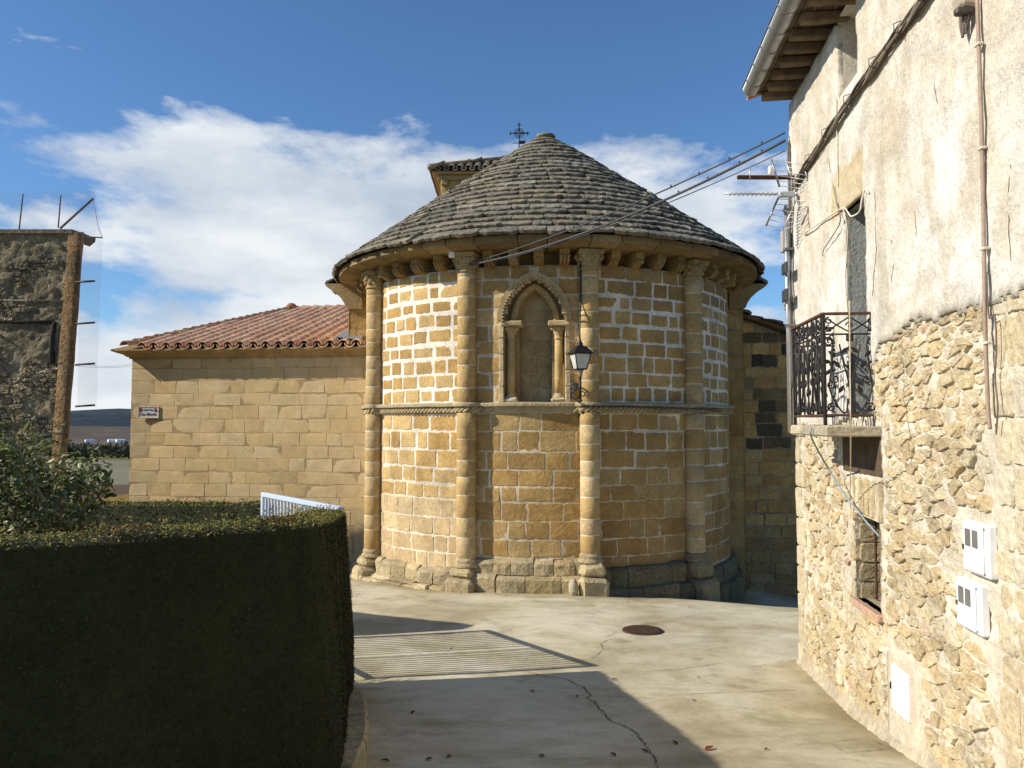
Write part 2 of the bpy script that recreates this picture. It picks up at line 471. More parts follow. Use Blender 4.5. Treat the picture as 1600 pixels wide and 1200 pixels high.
M_ASH = stone_mat('ochre ashlar', var=.24, fine=26, bump=.55, bdist=.012, stain=(.12, .10, .07), stain_amt=.22, stain_scale=.9)
M_PLINTH = stone_mat('weathered plinth stone', var=.3, fine=20, bump=.8, bdist=.025, stain=(.09, .085, .06), stain_amt=.5, stain_scale=1.4, speck=(.42, .40, .30), speck_amt=.4)
M_SMOOTH = stone_mat('sawn sandstone', var=.13, fine=40, bump=.2, bdist=.006, stain=(.22, .15, .07), stain_amt=.25, stain_scale=.6)
M_BLACK = stone_mat('sooty sandstone', var=.25, fine=24, bump=.6, bdist=.015, stain=(.06, .05, .035), stain_amt=.18, stain_scale=.8)
M_SLAB = stone_mat('roof slab stone', var=.36, fine=16, bump=.9, bdist=.03, stain=(.10, .095, .08), stain_amt=.5, stain_scale=2.2, speck=(.42, .39, .28), speck_amt=.5)
M_RUBBLE = stone_mat('yellow field stone', var=.22, fine=22, bump=.8, bdist=.02)
M_PLASTER = stone_mat('old lime plaster', var=.17, fine=34, bump=.8, bdist=.014, stain=(.47, .39, .27), stain_amt=.5, stain_scale=3.2)
M_TILE = stone_mat('clay roof tile', var=.25, fine=18, bump=.3, bdist=.008, stain=(.16, .12, .09), stain_amt=.35, stain_scale=3)
M_OLD = stone_mat('grey rubble and crumbling render', var=.4, fine=18, bump=.9, bdist=.03, stain=(.07, .065, .05), stain_amt=.5, stain_scale=1.6)
M_WOOD = plain_mat('old timber', (.105, .078, .052), .85, var=.4, scale=9, bump=.4)
M_IRON = plain_mat('wrought iron', (.025, .022, .021), .5, .3, var=.4, scale=40)
M_RUST = plain_mat('rusted iron', (.10, .045, .028), .75, .2, var=.4, scale=40)
M_ZINC = plain_mat('zinc gutter', (.33, .34, .35), .4, .75, var=.2, scale=8)
M_ALU = plain_mat('weathered aluminium', (.5, .5, .5), .4, .8, var=.25, scale=30)
M_CABLE = plain_mat('cable sheath', (1, 1, 1), .6, var=.2, scale=20)
M_PAINT = plain_mat('painted plastic', (1, 1, 1), .45, var=.16, scale=6)
M_GATE = plain_mat('pale blue gate paint', (.52, .62, .74), .4, .1, var=.1, scale=10)
M_LEAF = leaf_mat('hedge foliage', .75, .12, .15)
M_GLOSS = leaf_mat('glossy leaf', .45, .3, .35)
M_BARK = stone_mat('bark', var=.3, fine=40, bump=.6, bdist=.01)
M_DARK = plain_mat('dark void', (.02, .018, .016), .9, var=.2)

# ================================================================== THE CHURCH
CX, CY, R = 0.737, 17.3, 3.82
def cyl(phi, r, z): return Vector((CX + r * sin(phi), CY - r * cos(phi), z))
def apse(u, v, o=0.0): return cyl(u / R, R + o, v)
COLPHI = [radians(a) for a in (-60, -22.8, 8.4, 40.3)]
PHIW = radians(-5.4)                      # the blind window
Z_STR0, Z_STR1 = 0.17, 0.36               # string course
Z_TOP = 2.71                              # wall head under the cornice
church = thing('church', 'round-ended ochre stone church with conical stone slab roof, engaged columns and blind arched window', 'church', (CX, CY, gz(CX, CY)))
def ochre(k=1.0):
    def f(u=0, v=0):
        c = random.choice([(.54, .345, .125), (.50, .305, .10), (.57, .385, .16), (.48, .295, .105), (.54, .365, .15), (.45, .27, .09), (.58, .405, .18)])
        return shade(mixc(c, (.57, .40, .18), .16), random.uniform(.84, 1.08) * k)
    return f
MORTAR = (.70, .63, .50)
def archpath(a, h, v0, vs, n=10):
    """outline of a pointed opening from the left foot over the point to the right foot"""
    c = (h * h - a * a) / (2 * a); r = a + c; t1 = atan2(h, c)
    pts = [(-a, vs), (-a, (vs + v0) / 2)] if vs < v0 else []
    left = [(c - r * cos(t1 * k / n), v0 + r * sin(t1 * k / n)) for k in range(n + 1)]
    pts += left
    pts += [(-x, y) for x, y in reversed(pts[:-1])]
    return pts
UW = R * PHIW; V_SILL, V_SPR = 0.36, 1.76
def arch_half(v, a, h):
    if v < V_SILL: return 0
    if v <= V_SPR: return a
    c = (h * h - a * a) / (2 * a); r = a + c; d = v - V_SPR
    return max(0, sqrt(max(0, r * r - d * d)) - c)
def in_window(u, v, a=.52, h=.71): return abs(u - UW) < arch_half(v, a, h)

# --- wall of the apse: mortar skin, then every squared stone
mb = MB()
def mort_col(u, v):
    k = 0.5 + 0.5 * nz(u, v, 3.1, .8)
    lower = v < Z_STR0
    phi = u / R
    w = 1.0
    if lower: w = .58 if phi < -.4 else (.62 if phi > .15 and v > -.9 else .34)
    elif -.4 < phi < .15: w = .5                        # greyer old joints in the window bay
    elif phi > .15: w = .95
    return mixc((.44, .34, .18), (.89, .835, .71), min(1, max(0, w + (k - .6) * .5)))
us = gridcoords(R * radians(-100), R * radians(100), .06); vs = gridcoords(gz(CX, CY) - .9, Z_TOP, .06, (V_SILL, V_SPR))
sheet(mb, apse, us, vs, inside=lambda u, v: not in_window(u, v), disp=lambda u, v: .0035 + .0045 * nz(u, v, 0, 6), col=mort_col, skirt=.12)
def gap_f(u, v):
    phi = u / R; n = nz(u, v, 7.7, .7)
    if v > Z_STR0:
        if phi < -.4: g = .062 - (.02 if v < 1.0 and phi < -.72 else 0)
        elif phi < .15: g = .034
        else: g = .056 if v < 2.35 else .02
    else:
        if phi < -.4: g = .05 if v > -1.3 else .022
        elif phi < .15: g = .026
        else: g = .04 if v > -.9 else .026
    return max(.012, g * (1 + .55 * n))
def free_u(v0, v1):
    a, b = R * radians(-98), R * radians(98); vm = (v0 + v1) / 2
    hw_ = max(arch_half(v0 + .03, .56, .77), arch_half(v1 - .03, .56, .77), arch_half(vm, .56, .77))
    if hw_ < .03: return [(a, b)]
    return [(a, UW - hw_), (UW + hw_, b)]
wav = lambda u, v: .018 * nz(u, v, 5.0, .9)
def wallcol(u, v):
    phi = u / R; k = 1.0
    if v > 2.25 and phi > -.35: k = .74                   # darker band below the eaves, right of the second column
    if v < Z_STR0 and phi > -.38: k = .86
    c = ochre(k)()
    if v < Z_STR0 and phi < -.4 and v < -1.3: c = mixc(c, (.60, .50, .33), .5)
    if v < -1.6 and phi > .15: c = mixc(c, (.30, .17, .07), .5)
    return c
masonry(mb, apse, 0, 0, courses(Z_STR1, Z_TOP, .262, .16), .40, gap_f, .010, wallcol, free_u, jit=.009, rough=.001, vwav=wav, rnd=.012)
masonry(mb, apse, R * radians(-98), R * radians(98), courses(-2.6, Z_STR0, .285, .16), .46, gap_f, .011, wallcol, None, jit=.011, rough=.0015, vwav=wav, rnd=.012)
us = lin(R * radians(-100), R * radians(100), .1)          # set-back band between the corbels, slot shade painted into its colour
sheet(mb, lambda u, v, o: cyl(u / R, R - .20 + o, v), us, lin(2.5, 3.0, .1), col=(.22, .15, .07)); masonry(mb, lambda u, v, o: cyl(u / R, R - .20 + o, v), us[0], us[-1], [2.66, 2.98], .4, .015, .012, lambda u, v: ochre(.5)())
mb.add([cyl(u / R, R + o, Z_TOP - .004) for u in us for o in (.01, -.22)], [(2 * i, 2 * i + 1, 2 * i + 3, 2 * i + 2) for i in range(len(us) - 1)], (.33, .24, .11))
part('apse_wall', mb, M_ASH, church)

# --- stepped plinth of big worn stones, one run per bay
mb = MB()
edges = [radians(-84)] + COLPHI + [radians(100)]
tops = [(-2.62, -2.85), (-2.50, -2.78), (-2.27, -2.52), (-2.42, -2.75), (-2.62, -2.95)]
def grey_st(u=0, v=0):
    return shade(random.choice([(.48, .39, .235), (.51, .405, .225), (.43, .355, .215), (.52, .43, .26), (.47, .37, .195)]), random.uniform(.8, 1.1))
for (a, b), (t1, t2) in zip(zip(edges, edges[1:]), tops):
    for (r_, top, bot) in ((.14, t1, t2), (.27, t2, min(gz(*cyl(a, R, 0).xy), gz(*cyl(b, R, 0).xy)) - .15)):
        ph = a
        while ph < b - .01:
            w = min(random.uniform(.07, .16), b - ph); w = b - ph if b - ph - w < .05 else w
            rr = R + r_ + random.uniform(-.010, .010); tz = top + random.uniform(-.03, .02); c = grey_st()
            nn = 4; V = []
            p0, p1 = ph + .0015, ph + w - .0015
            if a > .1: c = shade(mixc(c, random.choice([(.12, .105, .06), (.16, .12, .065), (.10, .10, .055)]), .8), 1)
            for k in range(nn + 1):
                q = p0 + (p1 - p0) * k / nn; e = .016 if k in (0, nn) else 0.0
                j = lambda s=.008: random.uniform(-s, s)
                V += [cyl(q, rr - e * .7 + j(.006), bot), cyl(q, rr - e + j(.01), (bot + tz) / 2 + j()), cyl(q, rr - e + j(.008), tz - .06 + j()), cyl(q, rr - .045 - e, tz - .012 + j(.006)), cyl(q, R - .05, tz + .03)]
            F = [(k * 5 + i, (k + 1) * 5 + i, (k + 1) * 5 + i + 1, k * 5 + i + 1) for k in range(nn) for i in range(4)]
            F += [(0, 1, 2, 3, 4), tuple(nn * 5 + i for i in (4, 3, 2, 1, 0))]
            mb.add(V, F, c); ph += w
# bits of footing stone at the ground in the first bay
for k in range(9):
    ph = radians(-58 + 4.1 * k); p = cyl(ph, R + .33 + random.uniform(-.03, .05), 0)
    T = frame((p.x, p.y, gz(p.x, p.y) - .03), (cos(ph), sin(ph), 0), (-sin(ph), cos(ph), 0))
    box(mb, -.16, .16, -.07, .1, 0, random.uniform(.06, .11), T, grey_st(), .02, jit=.012)
part('plinth', mb, M_PLINTH, church)

# --- string course: slab over a band of billets, bowed out round the columns
def bulge(phi, w=.23, d=.17):
    m = 0
    for c in COLPHI:
        t = abs(phi - c) * R / w
        if t < 1: m = max(m, d * sqrt(1 - t * t))
    return m
mb = MB(); n = 420; a0, a1 = radians(-86), radians(88)
prof = [(-.02, Z_STR0), (.035, Z_STR0 + .005), (.05, .235), (.055, .285), (.115, .292), (.125, .30), (.125, .338), (.11, Z_STR1 - .004), (-.02, Z_STR1 + .01)]
V = []; F = []; m = len(prof)
for i in range(n + 1):
    ph = a0 + (a1 - a0) * i / n; bl = bulge(ph); wv = .006 * nz(ph * 9, 0, 0)
    for o, z in prof: V.append(cyl(ph, R + o + (bl if o > 0 else 0) + wv + random.uniform(-.003, .003), z + wv))
for i in range(n):
    for k in range(m - 1): F.append((i * m + k, (i + 1) * m + k, (i + 1) * m + k + 1, i * m + k + 1))
mb.add(V, F, lambda v: shade((.44, .36, .22), random.uniform(.92, 1.05)))
ph = a0
while ph < a1:
    if not (COLPHI[1] + .07 < ph < COLPHI[2] - .07):       # the window bay keeps a plain moulding
        bl = bulge(ph) + .046
        T = frame(cyl(ph, R + bl, .237), (cos(ph), sin(ph), .75), (-sin(ph), cos(ph), 0))
        box(mb, -.066, .066, -.040, .02, -.020, .020, T, shade((.47, .37, .21), random.uniform(.85, 1.05)), .006)
    ph += .0215
part('string_course', mb, M_ASH, church)

# --- engaged columns
def drum_profile(z0, z1, r, first=None):
    z = z0; out = []; 
    while z < z1 - .02:
        h = min(random.uniform(.24, .40), z1 - z); h = z1 - z if z1 - z - h < .1 else h
        c = shade(random.choice([(.50, .345, .15), (.53, .385, .19), (.47, .315, .13), (.55, .41, .22)]), random.uniform(.88, 1.08)); mc = mixc(c, (.74, .68, .54), .75)
        rr = r * random.uniform(.985, 1.015)
        out += [(rr - .004, z, mc), (rr - .004, z + .014, mc), (rr, z + .02, c), (rr * .998, z + h * .5, c), (rr, z + h - .006, c)]
        z += h
    return out
for i, cp in enumerate(COLPHI):
    cc = cyl(cp, R + .10, 0); rad = .162
    zb = [-2.50, -2.40, -2.28, -2.40][i]
    mb = MB()
    lathe(mb, cc.x, cc.y, drum_profile(zb + .12, Z_STR0 + .02, rad * 1.04), 22, wob=.02)
    lathe(mb, cc.x, cc.y, drum_profile(Z_STR1 - .01, 2.62, rad), 22, wob=.02)
    col = part('column', mb, M_ASH, church)
    # base: torus mouldings on a tall worn pedestal
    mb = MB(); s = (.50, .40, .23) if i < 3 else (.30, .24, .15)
    lathe(mb, cc.x, cc.y, [(rad * 1.3, zb - .03), (rad * 1.36, zb), (rad * 1.25, zb + .03), (rad * 1.12, zb + .05), (rad * 1.2, zb + .075), (rad * 1.17, zb + .1), (rad * 1.05, zb + .125)], 20, s, wob=.05)
    T = frame(cyl(cp, R, 0), (cos(cp), sin(cp), 0), (-sin(cp), cos(cp), 0)); gb = gz(cc.x, cc.y) - .2
    # T: x along the wall, y outward is negative because frame's y points to the centre
    mid = (zb + gz(cc.x, cc.y)) / 2 + .02
    pc = mixc(grey_st(), s, .55)
    box(mb, -.205, .205, -.36, .1, mid, zb - .028, T, shade(pc, 1.05), .055, jit=.018)
    box(mb, -.245, .245, -.46, .1, gb, mid + .004, T, shade(mixc(pc, grey_st(), .4), .95), .06, jit=.022)
    part('column_base', mb, M_PLINTH, col)
    # capital: leafy bell under a square abacus
    mb = MB(); s = (.46, .335, .16)
    lathe(mb, cc.x, cc.y, [(rad * 1.14, 2.60), (rad * 1.16, 2.62), (rad * 1.03, 2.64), (rad * 1.03, 2.67), (rad * 1.15, 2.76), (rad * 1.36, 2.85)], 18, s)
    for row, (zz, rr, kn) in enumerate(((2.70, 1.06, 9), (2.77, 1.2, 9), (2.82, 1.36, 6))):
        for k in range(kn):
            a = 2 * pi * (k + .5 * row) / kn; p = Vector((cc.x + rad * rr * cos(a), cc.y + rad * rr * sin(a), zz))
            T2 = frame(p, (-sin(a), cos(a), 0), (cos(a), sin(a), .35))
            box(mb, -.035, .035, -.02, .034, -.045, .03, T2, shade(s, random.uniform(.8, 1.1)), .018, jit=.006)
    box(mb, -.22, .22, -.32, .1, 2.852, 2.944, T, shade(s, .85), .02, jit=.006)
    part('capital', mb, M_ASH, col)

# --- corbels, their stone darkened to paint in the eaves' shade
between = [(a + (b - a) * t) for a, b in zip(COLPHI, COLPHI[1:]) for t in (.2, .4, .6, .8)] + [COLPHI[0] - .13, COLPHI[0] - .27] + [COLPHI[-1] + .14 * k for k in (1, 2, 3, 4)]
for cp in between:
    mb = MB(); T = frame(cyl(cp, R, 0), (cos(cp), sin(cp), 0), (-sin(cp), cos(cp), 0))
    w = .08; prof = [(-.2, 2.72), (.03, 2.69), (.10, 2.71), (.16, 2.75), (.22, 2.81), (.25, 2.86), (.25, 2.945), (-.2, 2.945)]
    c = ochre(.66)(); V = [T(sx * w + random.uniform(-.006, .006), -o + .01, z + random.uniform(-.006, .006)) for sx in (-1, 1) for o, z in prof]; n = len(prof)
    mb.add(V, [(k, (k + 1) % n, n + (k + 1) % n, n + k) for k in range(n)] + [tuple(range(n - 1, -1, -1)), tuple(range(n, 2 * n))], c)
    kind = random.randrange(3)                              # a rolled end, a ball or a little block carved on its face
    if kind == 0: tube(mb, [T(-w * .9, -.205, 2.78), T(w * .9, -.205, 2.78)], .04, 8, c)
    elif kind == 1:
        for k in range(3): tube(mb, [T((k - 1) * .06, -.12, 2.70), T((k - 1) * .06, -.19, 2.745), T((k - 1) * .06, -.255, 2.84)], .026, 6, c)
    else: box(mb, -.055, .055, -.235, -.1, 2.71, 2.82, T, c, .03, jit=.01)
    part('corbel', mb, M_ASH, church)

# --- cornice slabs under the roof, eaves shade painted into the browns
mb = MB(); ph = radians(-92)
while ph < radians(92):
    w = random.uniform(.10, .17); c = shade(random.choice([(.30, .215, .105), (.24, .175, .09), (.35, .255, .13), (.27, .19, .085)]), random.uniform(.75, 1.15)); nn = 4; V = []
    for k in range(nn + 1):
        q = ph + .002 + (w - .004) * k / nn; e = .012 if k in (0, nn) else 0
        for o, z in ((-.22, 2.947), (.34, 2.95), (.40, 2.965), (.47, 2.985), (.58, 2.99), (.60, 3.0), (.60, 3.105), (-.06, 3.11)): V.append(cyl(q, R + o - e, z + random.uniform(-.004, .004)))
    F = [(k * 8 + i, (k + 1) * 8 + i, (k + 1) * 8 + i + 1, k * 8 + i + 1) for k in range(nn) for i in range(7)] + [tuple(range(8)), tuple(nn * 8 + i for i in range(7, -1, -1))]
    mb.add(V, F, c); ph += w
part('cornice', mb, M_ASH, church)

# --- stone slab roof: courses of separate slabs laid over a cone, and over the choir behind it
RE, ZE, ZA = 4.46, 3.115, 6.26
def slab_rows(mb, mapf, arc0, arc1, length, nrow, under=.07):
    """mapf(a, s, o): a across, s 0..1 up the slope, o off the slope"""
    pitch = 1.0 / nrow
    for r_ in range(nrow):
        a = arc0(r_ * pitch) - random.uniform(0, .3) * 1.0
        sA = r_ * pitch; w0 = mapf.width(sA)
        end = arc1(sA)
        while a < end:
            wm = random.choice((.3, .42, .5, .6, .75)) * random.uniform(.85, 1.15)
            if wm * 1.0 > w0 * (end - a): wm = max(.12, w0 * (end - a))
            aw = wm / max(w0, .05); g = .008 / max(w0, .05)
            th = random.uniform(.045, .075); lift = random.uniform(.0, .022); c = random.choice([(.22, .20, .155), (.255, .23, .18), (.19, .175, .14), (.28, .25, .19), (.235, .205, .155), (.265, .225, .155)]); c = shade(c, random.uniform(.8, 1.15))
            s_lo = sA - pitch * (random.uniform(.05, .30) if r_ else random.uniform(.28, .40)); s_hi = sA + pitch * 1.25; nn = max(3, int(wm / .07)); V = []; tilt = random.uniform(-.012, .012)
            jl = [random.uniform(-.09, .09) * pitch for _ in range(nn + 1)]; jl[0] += .12 * pitch; jl[-1] += .12 * pitch
            for k in range(nn + 1):
                q = a + g + (aw - 2 * g) * k / nn; tz = tilt * (k / nn - .5) * 2 + random.uniform(-.006, .006)
                V += [mapf(q, s_lo + jl[k] + .03 * pitch, under - th + lift + tz), mapf(q, s_lo + jl[k], under - .008 + lift + tz), mapf(q, s_lo + jl[k] + .06 * pitch, under + .002 + lift + tz + random.uniform(-.005, .005)),
                      mapf(q, sA + .45 * pitch, under * .75 + lift + tz + random.uniform(-.008, .008)), mapf(q, s_hi, .004)]
            F = [(k * 5 + i, (k + 1) * 5 + i, (k + 1) * 5 + i + 1, k * 5 + i + 1) for k in range(nn) for i in range(4)] + [(0, 1, 2, 3, 4), tuple(nn * 5 + i for i in (4, 3, 2, 1, 0))]
            mb.add(V, F, c); a += aw
def cone_map():
    L_ = hypot(RE - .1, ZA - ZE); nx, nzv = (ZA - ZE) / L_, (RE - .1) / L_
    def f(a, s, o):
        bow = .025 * sin(pi * min(1, max(0, s)))             # the slope is slightly full
        r_ = RE + (.12 - RE) * s + (o + bow) * nx; z = ZE + (ZA - ZE) * s + (o + bow) * nzv
        return cyl(a, r_, z)
    f.width = lambda s: max(.2, RE * (1 - s)); return f
fm = cone_map(); mb = MB()
V = []; F = []
for i in range(49):
    a = radians(-95) + radians(190) * i / 48
    for k in range(7): V.append(fm(a, k / 6 * .98, -.01))
mb.add(V, [(i * 7 + k, (i + 1) * 7 + k, (i + 1) * 7 + k + 1, i * 7 + k + 1) for i in range(48) for k in range(6)], (.10, .09, .07))
slab_rows(mb, fm, lambda s: radians(-96), lambda s: radians(96), 1, 22)
# choir roof: two plain slopes running back from the cone
HC = 4.30; YB = 24.5
for sx in (-1, 1):
    L_ = hypot(HC + .45, ZA - ZE)
    def f(a, s, o, sx=sx):
        n = Vector((sx * (ZA - ZE) / L_, 0, (HC + .45) / L_))
        return Vector((CX + sx * (HC + .45) * (1 - s), CY + a, ZE - .05 + (ZA - ZE) * s)) + n * o
    f.width = lambda s: 1.0
    mb.add([f(0.05, 0, 0), f(YB - CY, 0, 0), f(YB - CY, .985, 0), f(0.05, .985, 0)], [(0, 1, 2, 3)], (.10, .09, .07))
    slab_rows(mb, f, lambda s: .05, lambda s: YB - CY, 1, 20)
roof = part('slab_roof', mb, M_SLAB, church)
mb = MB()
lathe(mb, CX, CY, [(.42, ZA - .30, (.44, .36, .20)), (.40, ZA - .22, (.46, .38, .21)), (.30, ZA - .10, (.48, .38, .2)), (.20, ZA - .07), (.16, ZA - .05), (.16, ZA + .03), (.22, ZA + .04), (.22, ZA + .09), (.21, ZA + .095)], 7, (.26, .23, .15), wob=.08)
part('cap_stone', mb, M_SLAB, roof)

# --- blind window
mb = MB()
def W(x, y, o=0.0): return apse(UW + x, y, o)
def strip(mb, pa, oa, pb, ob, col):
    V = [W(x, y, oa) for x, y in pa] + [W(x, y, ob) for x, y in pb]; n = len(pa)
    mb.add(V, [(k, k + 1, n + k + 1, n + k) for k in range(n - 1)], col)
cs = (.50, .37, .18)
A1 = archpath(.53, .72, V_SPR, V_SILL); A2 = archpath(.315, .545, V_SPR, V_SILL)
strip(mb, A1, .02, A1, -.26, shade(cs, 1.05)); strip(mb, A1, -.26, A2, -.26, shade(cs, .9)); strip(mb, A2, -.26, A2, -.50, cs)
# plain dressed jambs flush with the wall on both sides
for sx in (-1, 1):
    v = V_SILL
    for k in range(5):
        h = (V_SPR - .02 - V_SILL) / 5
        block(mb, W, min(sx * .525, sx * .61), max(sx * .525, sx * .61), v + .006, v + h - .006, 0, .024, shade((.56, .44, .25), random.uniform(.9, 1.08)), .003, .001, .01); v += h
win = part('blind_window', mb, M_ASH, church)
mb = MB()                                                   # hood mould with a saw-toothed edge
H1 = archpath(.545, .735, V_SPR, V_SPR, 16); H2 = archpath(.625, .84, V_SPR, V_SPR, 16)
strip(mb, H1, .02, H1, .065, cs); strip(mb, H1, .065, H2, .075, (.48, .37, .2)); strip(mb, H2, .075, H2, .01, cs)
for a in (0, -1):
    V = [W(*H1[a], .02), W(*H1[a], .065), W(*H2[a], .075), W(*H2[a], .01)]; mb.add(V, [(0, 1, 2, 3)], cs)
def along(path, step):
    d = 0; out = []
    for p, q in zip(path, path[1:]):
        L_ = hypot(q[0] - p[0], q[1] - p[1])
        while d < L_: out.append((p[0] + (q[0] - p[0]) * d / L_, p[1] + (q[1] - p[1]) * d / L_, atan2(q[1] - p[1], q[0] - p[0]))); d += step
        d -= L_
    return out
HM = archpath(.55, .74, V_SPR, V_SPR, 24)
for x, y, t in along(HM, .058):
    tx, ty = cos(t), sin(t); nx, ny = sin(t), -cos(t)
    p = [(x - tx * .027, y - ty * .027), (x + tx * .027, y + ty * .027), (x + nx * .045, y + ny * .045)]
    V = [W(*q, .095) for q in p] + [W(*q, .01) for q in p]
    mb.add(V, [(0, 1, 2), (0, 3, 4, 1), (1, 4, 5, 2), (2, 5, 3, 0)], shade((.52, .40, .2), random.uniform(.9, 1.1)))
part('hood_mould', mb, M_ASH, win)
mb = MB()                                                   # inner beaded roll
I1 = archpath(.39, .62, V_SPR, V_SPR, 16)
tube(mb, [W(x, y, -.19) for x, y in I1], .058, 8, cs)
for x, y, t in along(archpath(.36, .585, V_SPR, V_SPR, 24), .075): 
    T = frame(W(x, y, -.15), (1, 0, 0), (0, 0, 1)); box(mb, -.026, .026, -.026, .026, -.03, .03, T, shade(cs, random.uniform(.9, 1.15)), .014)
part('arch_roll', mb, M_ASH, win)
mb = MB()                                                   # blocked opening
rows = courses(V_SILL, V_SPR + .53, .27, .15)
sheet(mb, W, lin(-.36, .36, .06), lin(V_SILL - .02, V_SPR + .58, .06), col=lambda u, v: (.46, .38, .24), disp=lambda u, v: -.48 + .008 * nz(u, v, 2, 9))
def fr(v0, v1):
    w = min(arch_half(v1 - .02, .315, .545), .315)
    return [(-w, w)] if w > .06 else []
masonry(mb, lambda u, v, o: W(u, v, -.475 + o), 0, 0, rows, .32, .03, .012, lambda u, v: shade((.40, .30, .155), random.uniform(.85, 1.1)), fr, jit=.009)
part('blocked_panel', mb, M_ASH, win)
for sx in (-1, 1):
    p = W(sx * .425, 0, -.135); mb = MB()
    lathe(mb, p.x, p.y, [(.068, .50), (.07, .8), (.069, 1.1), (.067, 1.46)], 14, (.52, .365, .16), wob=.02)
    cl = part('colonnette', mb, M_ASH, win)
    mb = MB(); T = frame(p, (cos(PHIW), sin(PHIW), 0), (-sin(PHIW), cos(PHIW), 0))
    box(mb, -.13, .13, -.13, .12, V_SILL + .0, V_SILL + .08, T, (.55, .46, .30), .03, jit=.012)
    lathe(mb, p.x, p.y, [(.10, V_SILL + .075), (.105, V_SILL + .10), (.085, V_SILL + .12), (.075, V_SILL + .13), (.08, V_SILL + .145), (.07, V_SILL + .16)], 12, (.52, .42, .26))
    part('colonnette_base', mb, M_ASH, cl)
    mb = MB()
    lathe(mb, p.x, p.y, [(.078, 1.445), (.082, 1.46), (.07, 1.475), (.075, 1.52), (.10, 1.60), (.125, 1.66)], 12, (.5, .37, .18))
    for k in range(8):
        a = 2 * pi * k / 8; T2 = frame((p.x + .105 * cos(a), p.y + .105 * sin(a), 1.625), (-sin(a), cos(a), 0), (cos(a), sin(a), .3)); box(mb, -.03, .03, -.02, .03, -.035, .03, T2, (.5, .38, .19), .015, jit=.004)
    box(mb, -.17, .20, -.19, .12, 1.665, 1.755, T, (.53, .41, .21), .018, jit=.005)
    part('colonnette_capital', mb, M_ASH, cl)

# --- choir behind the apse
mb = MB()
rowsC = courses(-3.9, 3.0, .30, .12)
for sx in (-1, 1):
    x1 = CX + sx * HC
    fmap = (lambda sx: (lambda u, v, o: Vector((CX + sx * u, CY + .02 - o, v))))(sx)
    sheet(mb, fmap, lin(3.2, HC, .2), lin(-4.2, 3.0, .2), col=(.45, .36, .22)); masonry(mb, fmap, 3.2, HC, rowsC, .5, .014, .01, lambda u, v: ochre(.92)(), None)
    smap = (lambda sx: (lambda u, v, o: Vector((CX + sx * (HC + o), CY + u, v))))(sx)
    sheet(mb, smap, lin(0, YB - CY, .4), lin(-4.2, 3.0, .4), col=(.45, .36, .22)); masonry(mb, smap, 0, YB - CY, rowsC, .55, .014, .01, lambda u, v: ochre(.95)(), None)
mb.add([Vector((CX - HC, YB, -4.2)), Vector((CX + HC, YB, -4.2)), Vector((CX + HC, YB, 3)), Vector((CX, YB, 6.1)), Vector((CX - HC, YB, 3))], [(0, 1, 2, 3, 4)], (.45, .3, .14))
part('choir_wall', mb, M_ASH, church)
# moulded cornice of the choir, seen end-on as the two tips of the eaves
for sx in (-1, 1):
    mb = MB()
    pr = [(0, 2.50), (.05, 2.52), (.09, 2.62), (.17, 2.74), (.30, 2.86), (.45, 2.96), (.50, 3.0), (.50, 3.05), (-.3, 3.06), (-.3, 2.5)]
    V = [Vector((CX + sx * (HC + o), y, z)) for y in (CY - .06, YB) for o, z in pr]; n = len(pr)
    mb.add(V, [(k, (k + 1) % n, n + (k + 1) % n, n + k) for k in range(n)] + [tuple(range(n)), tuple(range(2 * n - 1, n - 1, -1))], (.40, .28, .13))
    part('choir_cornice', mb, M_ASH, church)

# --- stub of the bell tower over the choir roof
def barrel_tiles(mb, mapf, width, slope_len, pitch, expo, colf, keep=None, r=.085, channels=True):
    """rows of half-round tiles; mapf(a, s, o)"""
    nA = int(width / pitch) + 1; nS = int(slope_len / expo) + 1
    for i in range(nA):
        for j in range(nS):
            a = (i + .5) * pitch; s = j * expo
            if keep and not keep(a, s): continue
            for cover in ((1, 0) if channels else (1,)):
                ac = a + (0 if cover else pitch / 2) + random.uniform(-.006, .006); L_ = expo * 1.28; c = colf(); n = 7; V = []
                s0 = s - .02 + random.uniform(-.012, .012)
                for (ss, rr, lift) in ((s0, r * 1.02, .014), (s0 + L_, r * .90, .0)):
                    for k in range(n):
                        t = pi * k / (n - 1)
                        if cover: V.append(mapf(ac - rr * cos(t), ss, rr * sin(t) * .95 + lift + .03))
                        else: V.append(mapf(ac - rr * cos(t), ss, r * .9 - rr * sin(t) * .8 + lift * .5 - .035))
                for k in range(n):
                    t = pi * k / (n - 1); rr = r * 1.02 - .016
                    if cover: V.append(mapf(ac - rr * cos(t), s0, rr * sin(t) * .95 + .014 + .03))
                    else: V.append(mapf(ac - rr * cos(t), s0, r * .9 - rr * sin(t) * .8 - .02))
                F = [(k, k + 1, n + k + 1, n + k) for k in range(n - 1)] + [(k, 2 * n + k, 2 * n + k + 1, k + 1) for k in range(n - 1)]
                mb.add(V, F, c, smooth=False)
def terracotta():
    return shade(random.choice([(.50, .29, .17), (.54, .34, .21), (.58, .40, .26), (.46, .25, .15), (.52, .33, .20), (.40, .25, .18), (.60, .45, .28), (.48, .30, .20)]), random.uniform(.85, 1.12))
TX, TY, TH = -.13, 22.0, 1.70
zt = P(740, 282, TY - TH).z
mb = MB()
fmap = lambda u, v, o: Vector((TX + u, TY - TH - o, v))
sheet(mb, fmap, lin(-TH, TH, .2), lin(3.5, zt, .2), col=(.45, .36, .22)); masonry(mb, fmap, -TH, TH, courses(3.5, zt, .28, .1), .45, .014, .01, lambda u, v: ochre(.95)())
